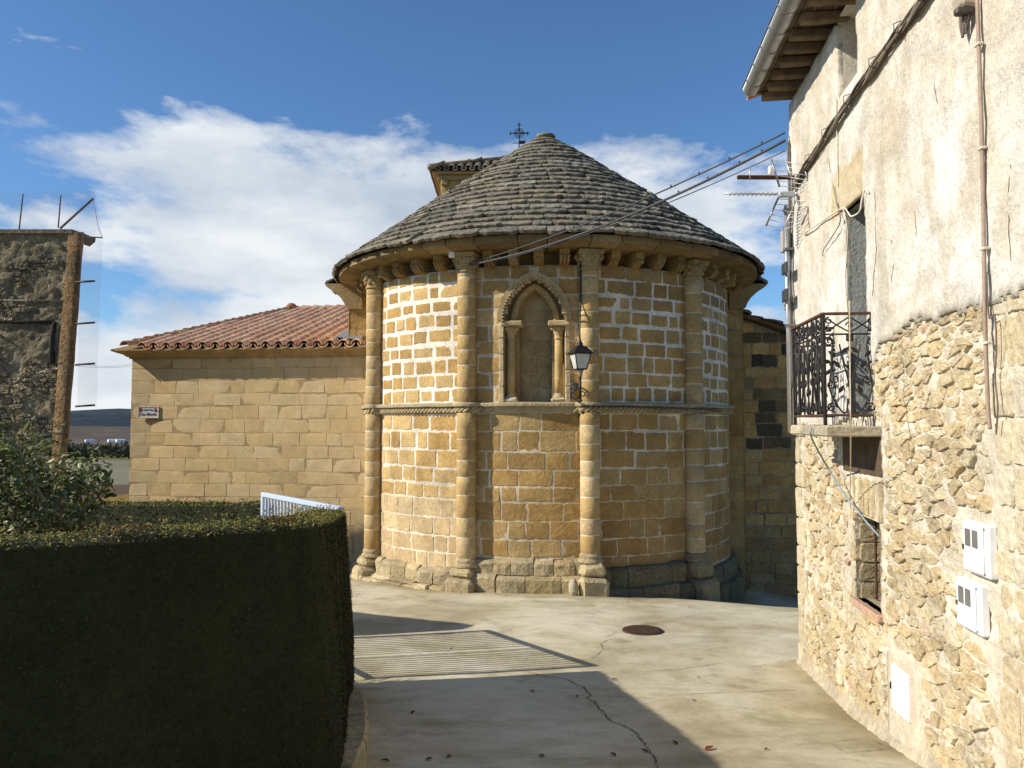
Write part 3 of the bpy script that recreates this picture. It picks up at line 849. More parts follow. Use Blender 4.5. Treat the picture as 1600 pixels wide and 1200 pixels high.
for sx in (-1, 1):
    smap = lambda u, v, o, sx=sx: Vector((TX + sx * (TH + o), TY - TH + u, v))
    sheet(mb, smap, lin(0, 2 * TH, .3), lin(3.5, zt, .3), col=(.45, .36, .22)); masonry(mb, smap, 0, 2 * TH, courses(3.5, zt, .28, .1), .45, .014, .01, lambda u, v: ochre(.95)())
mb.add([Vector((TX - TH, TY + TH, 3.5)), Vector((TX + TH, TY + TH, 3.5)), Vector((TX + TH, TY + TH, zt)), Vector((TX - TH, TY + TH, zt))], [(0, 1, 2, 3)], (.4, .3, .15))
tower = part('tower_wall', mb, M_ASH, church)
mb = MB()
T = frame((TX, TY, zt), (1, 0, 0), (0, 1, 0))
box(mb, -TH - .10, TH + .10, -TH - .10, TH + .10, .0, .12, T, (.42, .31, .15), .02)
box(mb, -TH - .22, TH + .22, -TH - .22, TH + .22, .121, .2, T, (.40, .30, .16), .02)
for k in range(7):
    x = -TH + .1 + k * (2 * TH - .2) / 6
    box(mb, x - .09, x + .09, -TH - .17, -TH, -.16, -.002, T, (.42, .31, .15), .02)
part('tower_cornice', mb, M_ASH, tower)
mb = MB(); PK = P(811, 253, TY); PK.x = TX
hh = PK.z - (zt + .2); e = TH + .28
for k, (ax, ay) in enumerate(((1, 0), (0, 1), (-1, 0), (0, -1))):
    bx_, by_ = ay, -ax                                     # outward direction
    L_ = hypot(e, hh)
    def f(a, s, o):
        d = e - s * e / L_; z = zt + .2 + s * hh / L_ + o
        return Vector((TX + bx_ * d + ax * (a - e), TY + by_ * d + ay * (a - e), z))
    barrel_tiles(mb, f, 2 * e, L_, .22, .34, lambda: shade(mixc(terracotta(), (.34, .30, .22), .75), .8), keep=lambda a, s: abs(a - e) < e - s * e / L_ - .02)
    mb.add([f(0, 0, -.02), f(2 * e, 0, -.02), f(e, L_, -.02)], [(0, 1, 2)], (.2, .12, .07))
    tube(mb, [f(0, 0, .06), f(e, L_, .08)], .09, 8, shade(mixc(terracotta(), (.26, .23, .17), .7), .75))
part('tower_roof', mb, M_TILE, tower)

# --- iron cross with a pennant vane on the tower
PC = Vector((P(811, 243, TY).x, TY, PK.z - .05))
cross = thing('iron_cross', 'ornate wrought iron cross with a small pennant vane above the church roof', 'cross', PC)
zz = lambda py: P(811, py, TY).z
mb = MB(); pxm = TY / FPX
z0, z1, zc_ = PC.z, zz(191), zz(208.0)
tube(mb, [(PC.x, TY, z0), (PC.x, TY, z1)], .018, 6)
tube(mb, [(PC.x - 16.5 * pxm, TY, zc_), (PC.x + 16.5 * pxm, TY, zc_)], .016, 6)
for dxp, dzp in ((-13.5, 0), (13.5, 0), (0, 13.5)):
    c0 = Vector((PC.x + dxp * pxm, TY, zc_ + dzp * pxm)); d = Vector((0, 0, 1)) if dxp else Vector((1, 0, 0))
    tube(mb, [c0 - d * .05, c0 + d * .05], .016, 6)
for q in range(4):                                          # lozenge and scrolls about the crossing
    a = pi / 2 * q; e1 = Vector((cos(a), 0, sin(a))); e2 = Vector((-sin(a), 0, cos(a))); c0 = Vector((PC.x, TY, zc_))
    tube(mb, [c0 + e1 * .12, c0 + (e1 + e2) * .045, c0 + e2 * .12], .012, 5)
    for s in (-1, 1):
        tube(mb, [c0 + e1 * .10 + e2 * s * .0, c0 + e1 * .13 + e2 * s * .05, c0 + e1 * .10 + e2 * s * .085, c0 + e1 * .07 + e2 * s * .08], .01, 5)
    T = frame(c0 + e1 * .115, e1, (0, 1, 0)); box(mb, -.035, .035, -.012, .012, -.025, .025, T, ch=.005)
tube(mb, [(PC.x, TY, z0 - .02), (PC.x, TY, z0 + .12)], [.06, .02], 8)
part('cross', mb, M_IRON, cross)
mb = MB(); zv = zz(223.5)
tube(mb, [(PC.x - 10 * pxm, TY, zv - .0), (PC.x, TY, zv)], .012, 5)
for s in (-.006, .006):
    pass
pl = [(0, -.045), (12, -.045), (9.5, -.0), (12, .045), (0, .045)]
V = [Vector((PC.x + x * pxm, TY + s, zv + .02 + z)) for s in (-.008, .008) for x, z in pl]
mb.add(V, [(0, 1, 2, 3, 4), (9, 8, 7, 6, 5)] + [(k, (k + 1) % 5 , 5 + (k + 1) % 5, 5 + k) for k in range(5)])
part('pennant_vane', mb, M_IRON, cross)

# ================================================================== SACRISTY
YA = 17.2; TSK = tan(radians(7.0)); XSK = -3.05
ASK = lambda x: (XSK - x) * TSK                             # the street wall runs back towards its left end
XL = P(204, 620, YA + .64).x; XR = -2.9; ZW = P(400, 559, YA + .3).z
sac = thing('sacristy', 'low square sandstone annex with a red barrel tile roof beside the church', 'annex', (XL + 2.5, YA + 3, gz(-5, 20)))
mb = MB()
rows = [ZW - k * .0 for k in range(1)]
rows = list(reversed([ZW, ZW - .22] + [ZW - .22 - .284 * (k + 1) + random.uniform(-.02, .02) for k in range(12)] + [ZW - 4.9]))
fmap = lambda u, v, o: Vector((u, YA + ASK(u) - o, v))
sheet(mb, fmap, lin(XL + .02, XR, .12), lin(ZW - 5, ZW, .12), col=(.42, .30, .155), disp=lambda u, v: .002 + .002 * nz(u, v, 0, 8))
def saccol(u, v):
    c = random.choice([(.64, .48, .26), (.625, .465, .24), (.65, .495, .28), (.62, .455, .225)]); k = random.uniform(.96, 1.04)
    if v < -.2 and random.random() < .15: k *= .88
    c = shade(c, k)
    if u < XL + .35: c = mixc(c, (.40, .36, .26), .35)
    return c
masonry(mb, fmap, XL, XR, rows, .56, .008, .005, saccol, None, jit=.002, rough=.0006, rnd=.006)
SKX = 1.42                                                   # the outer wall runs askew
smap = lambda u, v, o: Vector((XL + SKX * u / 7.4 - o, YA + ASK(XL) + u, v))
sheet(mb, smap, lin(0, 7.4, .3), lin(ZW - 5, ZW + .1, .3), col=(.36, .26, .14), disp=lambda u, v: 0.0)
masonry(mb, smap, 0, 7.4, rows, .56, .008, .005, saccol, None, jit=.002, rough=.0006, rnd=.006)
mb.add([smap(0.02, ZW, -.02), smap(7.4, ZW, -.02), smap(7.4, ZW + 1.9, -.02)], [(0, 1, 2)], (.45, .32, .16))
mb.add([smap(7.4, -5, 0), Vector((XR, YA + 7.4, -5)), Vector((XR, YA + 7.4, ZW + 1.95)), smap(7.4, ZW + 1.95, 0)], [(0, 1, 2, 3)], (.45, .32, .16))
part('wall', mb, M_SMOOTH, sac)
mb = MB()
pr = [(-.05, ZW - .0), (.045, ZW + .0), (.05, ZW + .035), (.09, ZW + .045), (.14, ZW + .09), (.27, ZW + .13), (.33, ZW + .16), (.33, ZW + .19), (-.05, ZW + .19)]
x = XL - .27
pr_n = len(pr)
k_seg = 9; segs = lin(XL - .0, XR, (XR - XL) / k_seg)
for a, b in zip(segs, segs[1:]):
    c = shade((.47, .33, .16), random.uniform(.9, 1.06)); V = []
    for xx in (a + .003, b - .003):
        for o, z in pr: V.append(Vector((xx - (max(o, 0) * .75 if xx < XL + .05 else 0), YA + ASK(xx) - o, z)))
    mb.add(V, [(i, (i + 1) % pr_n, pr_n + (i + 1) % pr_n, pr_n + i) for i in range(pr_n)] + [tuple(range(pr_n)), tuple(range(2 * pr_n - 1, pr_n - 1, -1))], c)
V = []
for u in (0.0, 7.4):
    for o, z in pr: p = smap(u, z + u * .25, o); V.append(p + Vector((0, -max(o, 0) if u == 0 else 0, 0)))
mb.add(V, [(i, (i + 1) % pr_n, pr_n + (i + 1) % pr_n, pr_n + i) for i in range(pr_n)] + [tuple(range(pr_n))], (.45, .32, .16))
part('cornice', mb, M_ASH, sac)
mb = MB(); EV = P(330, 541, YA + .4 - .36); PIT = .245; S_LEN = 8.0
x0r = EV.x * 0 + P(190, 540, YA + .64 - .36).x
def sroof(a, s, o): return Vector((x0r + a, YA + ASK(x0r + a) - .33 + s, EV.z - .03 + PIT * s + o))
verge = lambda s: .10 + 1.56 * s / 7.9
barrel_tiles(mb, sroof, XR - x0r, 7.7, .285, .40, lambda: shade(mixc(terracotta(), (.66, .46, .32), .35), 1.25), keep=lambda a, s: a > verge(s) + .06 and not (a > 4.85 and s > .4), r=.112)
mb.add([sroof(.02, .03, -.03), sroof(XR - x0r, .03, -.03), sroof(XR - x0r, 7.9, -.03), sroof(verge(7.9), 7.9, -.03)], [(0, 1, 2, 3)], (.22, .13, .08))
sroof_o = part('tile_roof', mb, M_TILE, sac)
mb = MB(); s = -.05
while s < 7.6:
    q0, q1 = s, s + .46; c = terracotta(); V = []; n = 8
    for (ss, rr, lift) in ((q0, .115, .03), (q1, .095, .0)):
        for k in range(n):
            t = pi * k / (n - 1); V.append(sroof(verge(ss) - .04 - rr * cos(t), ss, rr * sin(t) + lift + .05))
    for k in range(n):
        t = pi * k / (n - 1); V.append(sroof(verge(q0) - .04 - .097 * cos(t), q0, .097 * sin(t) + .08))
    mb.add(V, [(k, k + 1, n + k + 1, n + k) for k in range(n - 1)] + [(k, 2 * n + k, 2 * n + k + 1, k + 1) for k in range(n - 1)], c); s += .37
a = verge(7.6)
while a < XR - x0r - .1:                                     # ridge
    c = terracotta(); n = 8; V = []
    for (aa, rr, lift) in ((a, .115, .03), (a + .46, .095, 0)):
        for k in range(n):
            t = pi * k / (n - 1); V.append(sroof(aa, 7.75 - rr * cos(t), rr * sin(t) + lift + .06))
    mb.add(V, [(k, k + 1, n + k + 1, n + k) for k in range(n - 1)], c); a += .37
p = sroof(verge(7.6) + .02, 7.7, .2)
lathe(mb, p.x, p.y, [(.16, p.z - .12), (.17, p.z - .02), (.10, p.z + .06), (.03, p.z + .08)], 10, (.42, .2, .11))
part('ridge_tiles', mb, M_TILE, sroof_o)
mb = MB()                                                    # grey flashing where the roof meets the apse
V = []
for i in range(7):
    t = i / 6; V += [sroof(4.72 + .02 * t, .40 + 1.1 * t, .15 + .03 * t), sroof(5.35 + .02 * t, .12 + 1.1 * t, .12 + .22 * t)]
mb.add(V, [(2 * i, 2 * i + 1, 2 * i + 3, 2 * i + 2) for i in range(6)], (1, 1, 1))
part('flashing', mb, plain_mat('lead sheet', (.22, .23, .25), .6, .3, var=.4, scale=10, bump=.3), sroof_o)

# --- street sign on the annex
YSG = YA + ASK(-8.1) - .03; SG = P(216, 653.5, YSG); SG2 = P(249.5, 635, YSG)
sign = thing('street_sign', 'white street name plate with two small crests at the corner of the annex', 'sign', (SG.x, YSG, SG.z))
w, h = SG2.x - SG.x, SG2.z - SG.z; T = frame((SG.x, YSG, SG.z), (1, 0, 0), (0, -1, 0), (0, 0, 1))
mb = MB(); box(mb, 0, w, -.004, .025, 0, h, T, (.72, .70, .66), .006)
box(mb, .0, .022, .0, .034, .0, h, T, (.66, .58, .42), .004); box(mb, w - .022, w, 0, .034, 0, h, T, (.66, .58, .42), .004)
box(mb, .0221, w - .0221, 0, .033, 0, .02, T, (.66, .58, .42), .004); box(mb, .0221, w - .0221, 0, .033, h - .02, h, T, (.66, .58, .42), .004)
part('plate', mb, M_PAINT, sign)
def text_obj(name, body, size, o, mat, parent, bold=.0):
    cu = bpy.data.curves.new(name, 'FONT'); cu.body = body; cu.size = size; cu.align_x = 'CENTER'; cu.align_y = 'CENTER'; cu.extrude = .002; cu.offset = bold
    t = bpy.data.objects.new('tmp', cu); COL.objects.link(t); dg = bpy.context.evaluated_depsgraph_get()
    me = bpy.data.meshes.new_from_object(t.evaluated_get(dg)); bpy.data.objects.remove(t)
    me.transform(Matrix(((1, 0, 0, o[0]), (0, 0, -1, o[1]), (0, 1, 0, o[2]), (0, 0, 0, 1)))); me.transform(Matrix.Translation(-OFF[parent.name]))
    me.materials.clear(); me.materials.append(mat); ob = bpy.data.objects.new(name, me); COL.objects.link(ob); ob.parent = parent; OFF[ob.name] = OFF[parent.name]
    ca = me.color_attributes.new('Col', 'FLOAT_COLOR', 'POINT'); ca.data.foreach_set('color', [1.0] * (4 * len(me.vertices)))
    return ob
M_INK = plain_mat('dark blue ink', (.09, .12, .20), .5)
c0 = T(w / 2, .028, h * .70); c1 = T(w / 2, .028, h * .33)
text_obj('lettering', 'Calle Kalea', .050, (c0.x, c0.y, c0.z), M_INK, sign, .0); text_obj('lettering', 'San Martín', .082, (c1.x, c1.y, c1.z), M_INK, sign, .0008)
for xx, pts in ((w * .145, [(-.02, -.04), (.02, -.04), (.03, -.005), (.024, .03), (0, .045), (-.024, .03), (-.03, -.005)]), (w * .86, [(-.035, .045), (-.01, .045), (.0, .0), (.035, .0), (.025, -.045), (-.03, -.045)])):
    mb = MB(); V = [T(xx + a, .0255, h * .70 + b) for a, b in pts] + [T(xx + a, .029, h * .70 + b) for a, b in pts]; n = len(pts)
    mb.add(V, [tuple(range(n, 2 * n))] + [(k, (k + 1) % n, n + (k + 1) % n, n + k) for k in range(n)], (.22, .03, .05))
    part('crest', mb, M_PAINT, sign)

# ================================================================== WING ON THE RIGHT OF THE CHURCH
YR = 18.2; XA = CX + 3.6
wing = thing('church_wing', 'low soot-blackened stone wing with sloping slab roof to the right of the round apse', 'annex', (6, YR + 2, gz(6, YR)))
za, zb_ = P(1135, 489, YR).z, P(1245, 524, YR).z; xa, xb = P(1135, 489, YR).x, P(1245, 524, YR).x
slope = (zb_ - za) / (xb - xa); top = lambda x: za + slope * (x - xa)
mb = MB(); fmap = lambda u, v, o: Vector((u, YR - o, v))
XE = 9.6
V = [fmap(XA, -5, 0), fmap(XE, -5, 0), fmap(XE, top(XE), 0), fmap(XA, top(XA), 0)]; mb.add(V, [(0, 1, 2, 3)], (.36, .28, .16)); sheet(mb, lambda u, v, o: fmap(u, v, o + .003), lin(XA, XE, .06), lin(-4.4, za, .06), inside=lambda u, v: v < top(u) - .03, disp=lambda u, v: .006 * nz(u, v, 0, 9), col=lambda u, v: mixc((.46, .385, .25), (.20, .165, .11), .4 + .8 * nz(u, v, 0, 1.2)))
def wingcol(u, v):
    c = ochre(1.12)(); n = nz(u * 1.3, v * 1.1, 4.2, .9)
    black = (.4 < u - XA - .2) and v > -.9 and random.random() < (.40 + n * .9 if u > xa + .45 else .06)
    if black: c = mixc((.07, .06, .048), c, random.choice((.0, .1, .2, .4)))
    elif v < -2.2: c = mixc(c, (.2, .17, .11), .35)
    return c
def wfree(v0, v1):
    xe = XE
    if slope < 0 and v1 > top(XE): xe = xa + (v1 - za) / slope
    return [(XA, xe)] if xe > XA + .1 else []
masonry(mb, fmap, XA, XE, courses(-4.4, za + .1, .275, .18), .46, lambda u, v: .022 + .03 * max(0, nz(u, v, 1.3, .9)), .014, wingcol, wfree, jit=.016, rough=.003, vwav=lambda u, v: .02 * nz(u, v, 3, .8))
for xx in (XA, XE):
    mb.add([Vector((xx, YR + .001, -5)), Vector((xx, YR + 7, -5)), Vector((xx, YR + 7, top(xx))), Vector((xx, YR + .001, top(xx)))], [(0, 1, 2, 3)], (.42, .3, .15))
part('wall', mb, M_BLACK, wing)
mb = MB()
def wr(a, s, o): x = XE + .2 - s * (XE + .2 - XA); return Vector((x, YR - .22 + a, top(x) + .05 + o))
wr.width = lambda s: 1.0
mb.add([wr(0, 0, -.05), wr(7, 0, -.05), wr(7, 1, -.05), wr(0, 1, -.05), wr(0, 0, .02), wr(7, 0, .02), wr(7, 1, .02), wr(0, 1, .02)], [(0, 1, 2, 3), (7, 6, 5, 4), (0, 4, 5, 1), (1, 5, 6, 2), (2, 6, 7, 3), (3, 7, 4, 0)], (.28, .19, .1))
slab_rows(mb, wr, lambda s: 0.02, lambda s: 7, 1, 16)
part('slab_roof', mb, M_SLAB, wing)

# ================================================================== GROUND, FIELDS, HILLS
def smooth01(a, b, x):
    t = min(1, max(0, (x - a) / (b - a))); return t * t * (3 - 2 * t)
def terr(x, y):
    r = hypot(x * .9, y - 8)
    z = gz(max(-12, min(12, x)), max(-8, min(30, y))) - .06
    z = z + (-26 - z) * smooth01(36, 150, r)
    z += 1.15 * math.exp(-((x + 17.2) / 3.0) ** 2 - ((y - 37) / 6) ** 2)      # grassy bank past the annex
    return z
def spaced(lo, hi, n, p=3.0):
    out = []
    for i in range(-n, n + 1):
        t = i / n; v = abs(t) ** p * (hi if t > 0 else -lo); out.append(v if t >= 0 else -v)
    return out
mb = MB()
xs = spaced(-5000, 5000, 60, 3.2); ys = [v + 10 for v in spaced(-3000, 9000, 60, 3.2)]
def field_col(x, y, z=0):
    r = hypot(x, y)
    if r < 34: return (.10, .085, .045)
    if r < 60: return mixc((.24, .16, .04), (.17, .13, .05), .5 + .5 * nz(x, y, 0, .2))
    if y < 330: return (.13, .085, .055)                 # ploughed
    if y < 520: return (.20, .19, .125)                   # stubble
    if y < 620: return (.26, .20, .07)
    return (.19, .16, .12)
V = [(x, y, terr(x, y)) for x in xs for y in ys]; ny = len(ys)
mb.add(V, [(i * ny + j, (i + 1) * ny + j, (i + 1) * ny + j + 1, i * ny + j + 1) for i in range(len(xs) - 1) for j in range(ny - 1)], lambda v: field_col(*v), smooth=True)
M_EARTH = stone_mat('soil and fields', var=.25, fine=3, bump=.4, bdist=.02, rough=1)
def field_mat():
    m, nt, b = new_mat('soil and crop fields'); L = nt.links.new
    g = N_(nt, 'ShaderNodeNewGeometry'); sp = N_(nt, 'ShaderNodeSeparateXYZ'); L(g.outputs['Position'], sp.inputs[0])
    n0 = noise_node(nt, .01, 3, .5)
    yy = N_(nt, 'ShaderNodeMath', operation='MULTIPLY_ADD'); L(n0.outputs['Fac'], yy.inputs[0]); yy.inputs[1].default_value = 60; L(sp.outputs['Y'], yy.inputs[2])
    dv = N_(nt, 'ShaderNodeMath', operation='DIVIDE'); L(yy.outputs[0], dv.inputs[0]); dv.inputs[1].default_value = 1400
    c = ramp_node(nt, dv.outputs[0], [(0.0, (.10, .085, .045)), (.025, (.22, .15, .04)), (.06, (.23, .155, .04)), (.10, (.11, .075, .05)), (.268, (.115, .08, .055)), (.272, (.19, .18, .125)), (.43, (.185, .18, .125)), (.435, (.24, .20, .08)), (.50, (.20, .19, .07)), (.505, (.17, .16, .14)), (.62, (.15, .13, .10)), (1, (.10, .085, .075))])
    n1 = noise_node(nt, .8, 6, .7); n2 = noise_node(nt, .02, 5, .6)
    c = mix_node(nt, c, ramp_node(nt, n1.outputs['Fac'], [(.3, .75), (.7, 1.2)]), 1, 'MULTIPLY')
    c = mix_node(nt, c, ramp_node(nt, n2.outputs['Fac'], [(.3, .85), (.7, 1.12)]), 1, 'MULTIPLY')
    L(c, b.inputs['Base Color']); b.inputs['Roughness'].default_value = 1; b.inputs['Specular IOR Level'].default_value = .05
    bump_chain(nt, b, [(n1.outputs['Fac'], .5, .1)]); return m
setting('ground', mb, field_mat())

# hills across the valley, distance haze painted in as bluish scrub colours
mb = MB(); hx = lin(-5200, 2600, 65); hy = lin(1150, 4200, 90)
def hill(x, y):
    n = nz(x / 900, y / 900, .7, 1, 5)
    z = -27 + 18 * smooth01(1200, 2150, y) + 50 * smooth01(2150, 3100, y + 160 * n) + (8 + 12 * smooth01(1900, 3000, y)) * n * smooth01(1300, 1900, y)
    return z
def hillcol(v):
    x, y, z = v; n = nz(x / 240, y / 240, 2.2, 1, 4)
    if y < 2080 + 120 * n: return mixc((.105, .085, .085), (.12, .105, .085), .5 + .5 * n)
    if y < 2500 + 200 * n: return mixc((.035, .05, .068), (.045, .06, .07), .5 + .5 * n)
    return mixc((.07, .085, .085), (.04, .06, .075), .5 + .7 * n)
V = [(x, y, hill(x, y)) for x in hx for y in hy]; ny = len(hy)
mb.add(V, [(i * ny + j, (i + 1) * ny + j, (i + 1) * ny + j + 1, i * ny + j + 1) for i in range(len(hx) - 1) for j in range(ny - 1)], hillcol, smooth=True)
mh, nth, bh = new_mat('hazed scrub hills')
ath = N_(nth, 'ShaderNodeAttribute', attribute_name='Col'); nh = noise_node(nth, .03, 6, .7)
nth.links.new(mix_node(nth, ath.outputs['Color'], ramp_node(nth, nh.outputs['Fac'], [(.3, .6), (.7, 1.3)]), 1, 'MULTIPLY'), bh.inputs['Base Color']); bh.inputs['Roughness'].default_value = 1; bh.inputs['Specular IOR Level'].default_value = 0
setting('hills', mb, mh)

# far wood along the valley floor
def leaf_quads(name, Pn, Nn, size, cols, mat, origin, aspect=.5, tilt=.7, parent=None, fold=0.0):
    """one mesh of leaf-sized faces at points Pn facing roughly along Nn"""
    n = len(Pn); A = rnp.normal(size=(n, 3)); Nv = Nn + tilt * rnp.normal(size=(n, 3)); Nv /= np.linalg.norm(Nv, axis=1, keepdims=True) + 1e-9
    U = np.cross(Nv, A); U /= np.linalg.norm(U, axis=1, keepdims=True) + 1e-9; Wv = np.cross(Nv, U)
    s = (size if hasattr(size, '__len__') else np.full(n, size))[:, None] * rnp.uniform(.65, 1.35, (n, 1))
    b = Pn - np.array(origin)
    if fold:                                                # a creased leaf of six corners
        q = [b - U * s, b - U * s * .2 + Wv * s * aspect - Nv * s * fold, b + U * s * .55 + Wv * s * aspect * .75 - Nv * s * fold, b + U * s - Nv * s * fold * 1.2, b + U * s * .55 - Wv * s * aspect * .75 - Nv * s * fold, b - U * s * .2 - Wv * s * aspect - Nv * s * fold, b + U * s * .25]
        V = np.stack(q, 1).reshape(-1, 3); k = 7
        tri = np.array([[0, 6, 1], [1, 6, 2], [2, 6, 3], [3, 6, 4], [4, 6, 5], [5, 6, 0]])
        Fi = (np.arange(n)[:, None, None] * k + tri[None]).reshape(-1, 3); per = 3
    else:
        q = [b - U * s, b + Wv * s * aspect, b + U * s, b - Wv * s * aspect]
        V = np.stack(q, 1).reshape(-1, 3); k = 4; Fi = np.arange(n * 4).reshape(-1, 4); per = 4
    me = bpy.data.meshes.new(name); me.vertices.add(len(V)); me.vertices.foreach_set('co', V.astype(np.float32).ravel())
    me.loops.add(Fi.size); me.loops.foreach_set('vertex_index', Fi.astype(np.int32).ravel())
    me.polygons.add(len(Fi)); me.polygons.foreach_set('loop_start', np.arange(len(Fi), dtype=np.int32) * per); me.polygons.foreach_set('loop_total', np.full(len(Fi), per, np.int32))
    me.update(calc_edges=True)
    C = np.ones((len(V), 4), np.float32); C[:, :3] = np.repeat(np.asarray(cols, np.float32), k, axis=0)
    ca = me.color_attributes.new('Col', 'FLOAT_COLOR', 'POINT'); ca.data.foreach_set('color', C.ravel()); me.materials.append(mat)
    ob = bpy.data.objects.new(name, me); COL.objects.link(ob)
    if parent: ob.parent = parent; OFF[ob.name] = OFF[parent.name]
    return ob
pts = []; 
for k in range(330):
    x = random.uniform(-460, -150); y = random.uniform(575, 660); r_ = random.uniform(2.2, 4.5); h = random.uniform(6, 13)
    d = rnp.normal(size=(26, 3)); d /= np.linalg.norm(d, axis=1, keepdims=True)
    pts.append(np.array([x, y, -26 + h * .55]) + d * np.array([r_, r_, h * .5]) * rnp.uniform(.5, 1, (26, 1)))
pts = np.concatenate(pts)
cc = np.array([(.06, .07, .04), (.08, .08, .05), (.05, .065, .045), (.09, .08, .05)])[rnp.integers(0, 4, len(pts))]
ob = leaf_quads('woodland', pts, rnp.normal(size=pts.shape), 1.7, cc, M_LEAF, (0, 0, 0)); ob['kind'] = 'stuff'

# pale farm sheds in the distance
for i, (px, w, lab) in enumerate(((133, 3.5, 'tiny white farm shed far across the valley, nearest the tall rubble wall'), (168.5, 4.6, 'tiny white farm shed far across the valley, middle one of three'), (181.5, 4.6, 'tiny white farm shed far across the valley, nearest the church annex'))):
    Yf = 1130; p = P(px, 692, Yf); mb = MB(); hwid = w * Yf / FPX / 2; zb = terr(p.x, Yf) - 1
    pr = [(-hwid, zb), (hwid, zb), (hwid, p.z + 4.0), (0, p.z + 5.5), (-hwid, p.z + 4.0)]
    V = [Vector((p.x + a * .77 + (y - Yf) * .64, Yf - a * .64 + (y - Yf) * .77, z)) for y in (Yf, Yf + 12) for a, z in pr]
    mb.add(V, [(0, 1, 2, 3, 4), (9, 8, 7, 6, 5)] + [(k, (k + 1) % 5, 5 + (k + 1) % 5, 5 + k) for k in range(5)], (.85, .84, .82))
    single('farm_shed', mb, M_PAINT, lab, 'shed', (p.x, Yf, zb), 'white farm sheds in the valley')

# ------------------------------------------------------------------ the concrete street
TOPE = [(-1.66, 8.0), (-1.62, 7.71), (-1.45, 6.7), (-1.25, 5.6), (-1.11, 4.69), (-1.22, 4.45), (-1.47, 4.27), (-1.8, 3.95), (-2.34, 3.66), (-3.2, 3.4), (-4.6, 3.2)]
GATE0, GATE1 = Vector((-3.08, 9.9, 0)), Vector((-1.74, 8.18, 0))          # far post, near post
def edge_x(y):
    """left edge of the street at this depth"""
    if y < 7.9:
        best = -1.25
        if y >= 4.69:
            for (x0, y0), (x1, y1) in zip(TOPE, TOPE[1:]):
                if y1 <= y <= y0: best = x0 + (x1 - x0) * (y - y0) / ((y1 - y0) or 1)
            return best
        return -1.15 - max(0, 4.69 - y) * 1.6
    if y < 9.9: return -1.74 + (-3.08 + 1.74) * (y - 8.18) / 1.72
    if y < 12: return -3.08 - (y - 9.9) * 1.9
    return -9
mb = MB(); xs = lin(-11, 12, .1); ys = lin(-6, 20, .1)
def street_in(x, y): return x > edge_x(y) - .35
def street_z(x, y):
    return gz(x, y) + .012 * nz(x, y, 0, .5)
def street_dirt(u, v):
    n = nz(u, v, 0, 1.7) + .5 * nz(u, v, 3, 5)
    d = min((u - KW.x) * NW.x + (v - KW.y) * NW.y if v < 9.1 else 9, hypot(u - CX, v - CY) - R - .38, abs(u - edge_x(v)) - .1 if v < 8 else 9)
    k = max(0, min(1, 1 - (d - .05) / (.34 + .35 * n)))
    return mixc((1, 1, 1), (.62, .55, .40), k * .75)
sheet(mb, lambda u, v, o: Vector((u, v, street_z(u, v))), xs, ys, inside=street_in, col=street_dirt)
def street_mat():
    m, nt, b = new_mat('worn concrete street'); L = nt.links.new
    n1 = noise_node(nt, .55, 6, .6, dist=.4); n2 = noise_node(nt, 45, 5, .7); n3 = noise_node(nt, 3.5, 6, .7, dist=.3); n4 = noise_node(nt, .9, 5, .65, dims=(1, 2.2, 1), dist=.5); n5 = noise_node(nt, 160, 2, .6)
    c = ramp_node(nt, n1.outputs['Fac'], [(.32, (.34, .29, .185)), (.47, (.50, .445, .31)), (.58, (.58, .535, .41)), (.7, (.46, .41, .275))])
    c = mix_node(nt, c, ramp_node(nt, n3.outputs['Fac'], [(.3, .80), (.5, 1), (.72, 1.06)]), 1, 'MULTIPLY')
    c = mix_node(nt, c, (.28, .26, .13), mix_node(nt, 0.0, ramp_node(nt, n4.outputs['Fac'], [(.52, 0), (.70, 1)]), .75))
    n6 = noise_node(nt, 1.9, 7, .72, dist=.6)
    c = mix_node(nt, c, (.21, .165, .095), mix_node(nt, 0.0, ramp_node(nt, n6.outputs['Fac'], [(.56, 0), (.72, 1)]), .6))
    n7 = noise_node(nt, .33, 3, .5)
    c = mix_node(nt, c, ramp_node(nt, n7.outputs['Fac'], [(.42, .88), (.5, 1.04)]), 1, 'MULTIPLY')
    c = mix_node(nt, c, ramp_node(nt, n2.outputs['Fac'], [(.3, .86), (.65, 1.06)]), 1, 'MULTIPLY')
    c = mix_node(nt, c, ramp_node(nt, n5.outputs['Fac'], [(.30, .7), (.42, 1)]), 1, 'MULTIPLY')
    at = N_(nt, 'ShaderNodeAttribute', attribute_name='Col'); c = mix_node(nt, c, at.outputs['Color'], 1, 'MULTIPLY')
    L(c, b.inputs['Base Color']); b.inputs['Roughness'].default_value = .85; b.inputs['Specular IOR Level'].default_value = .25
    bump_chain(nt, b, [(n1.outputs['Fac'], .3, .05), (n3.outputs['Fac'], .35, .02), (n2.outputs['Fac'], .5, .006)]); return m
M_STREET = street_mat(); M_CRACK = plain_mat('crack dirt', (.09, .07, .045), 1, var=.5, scale=30)
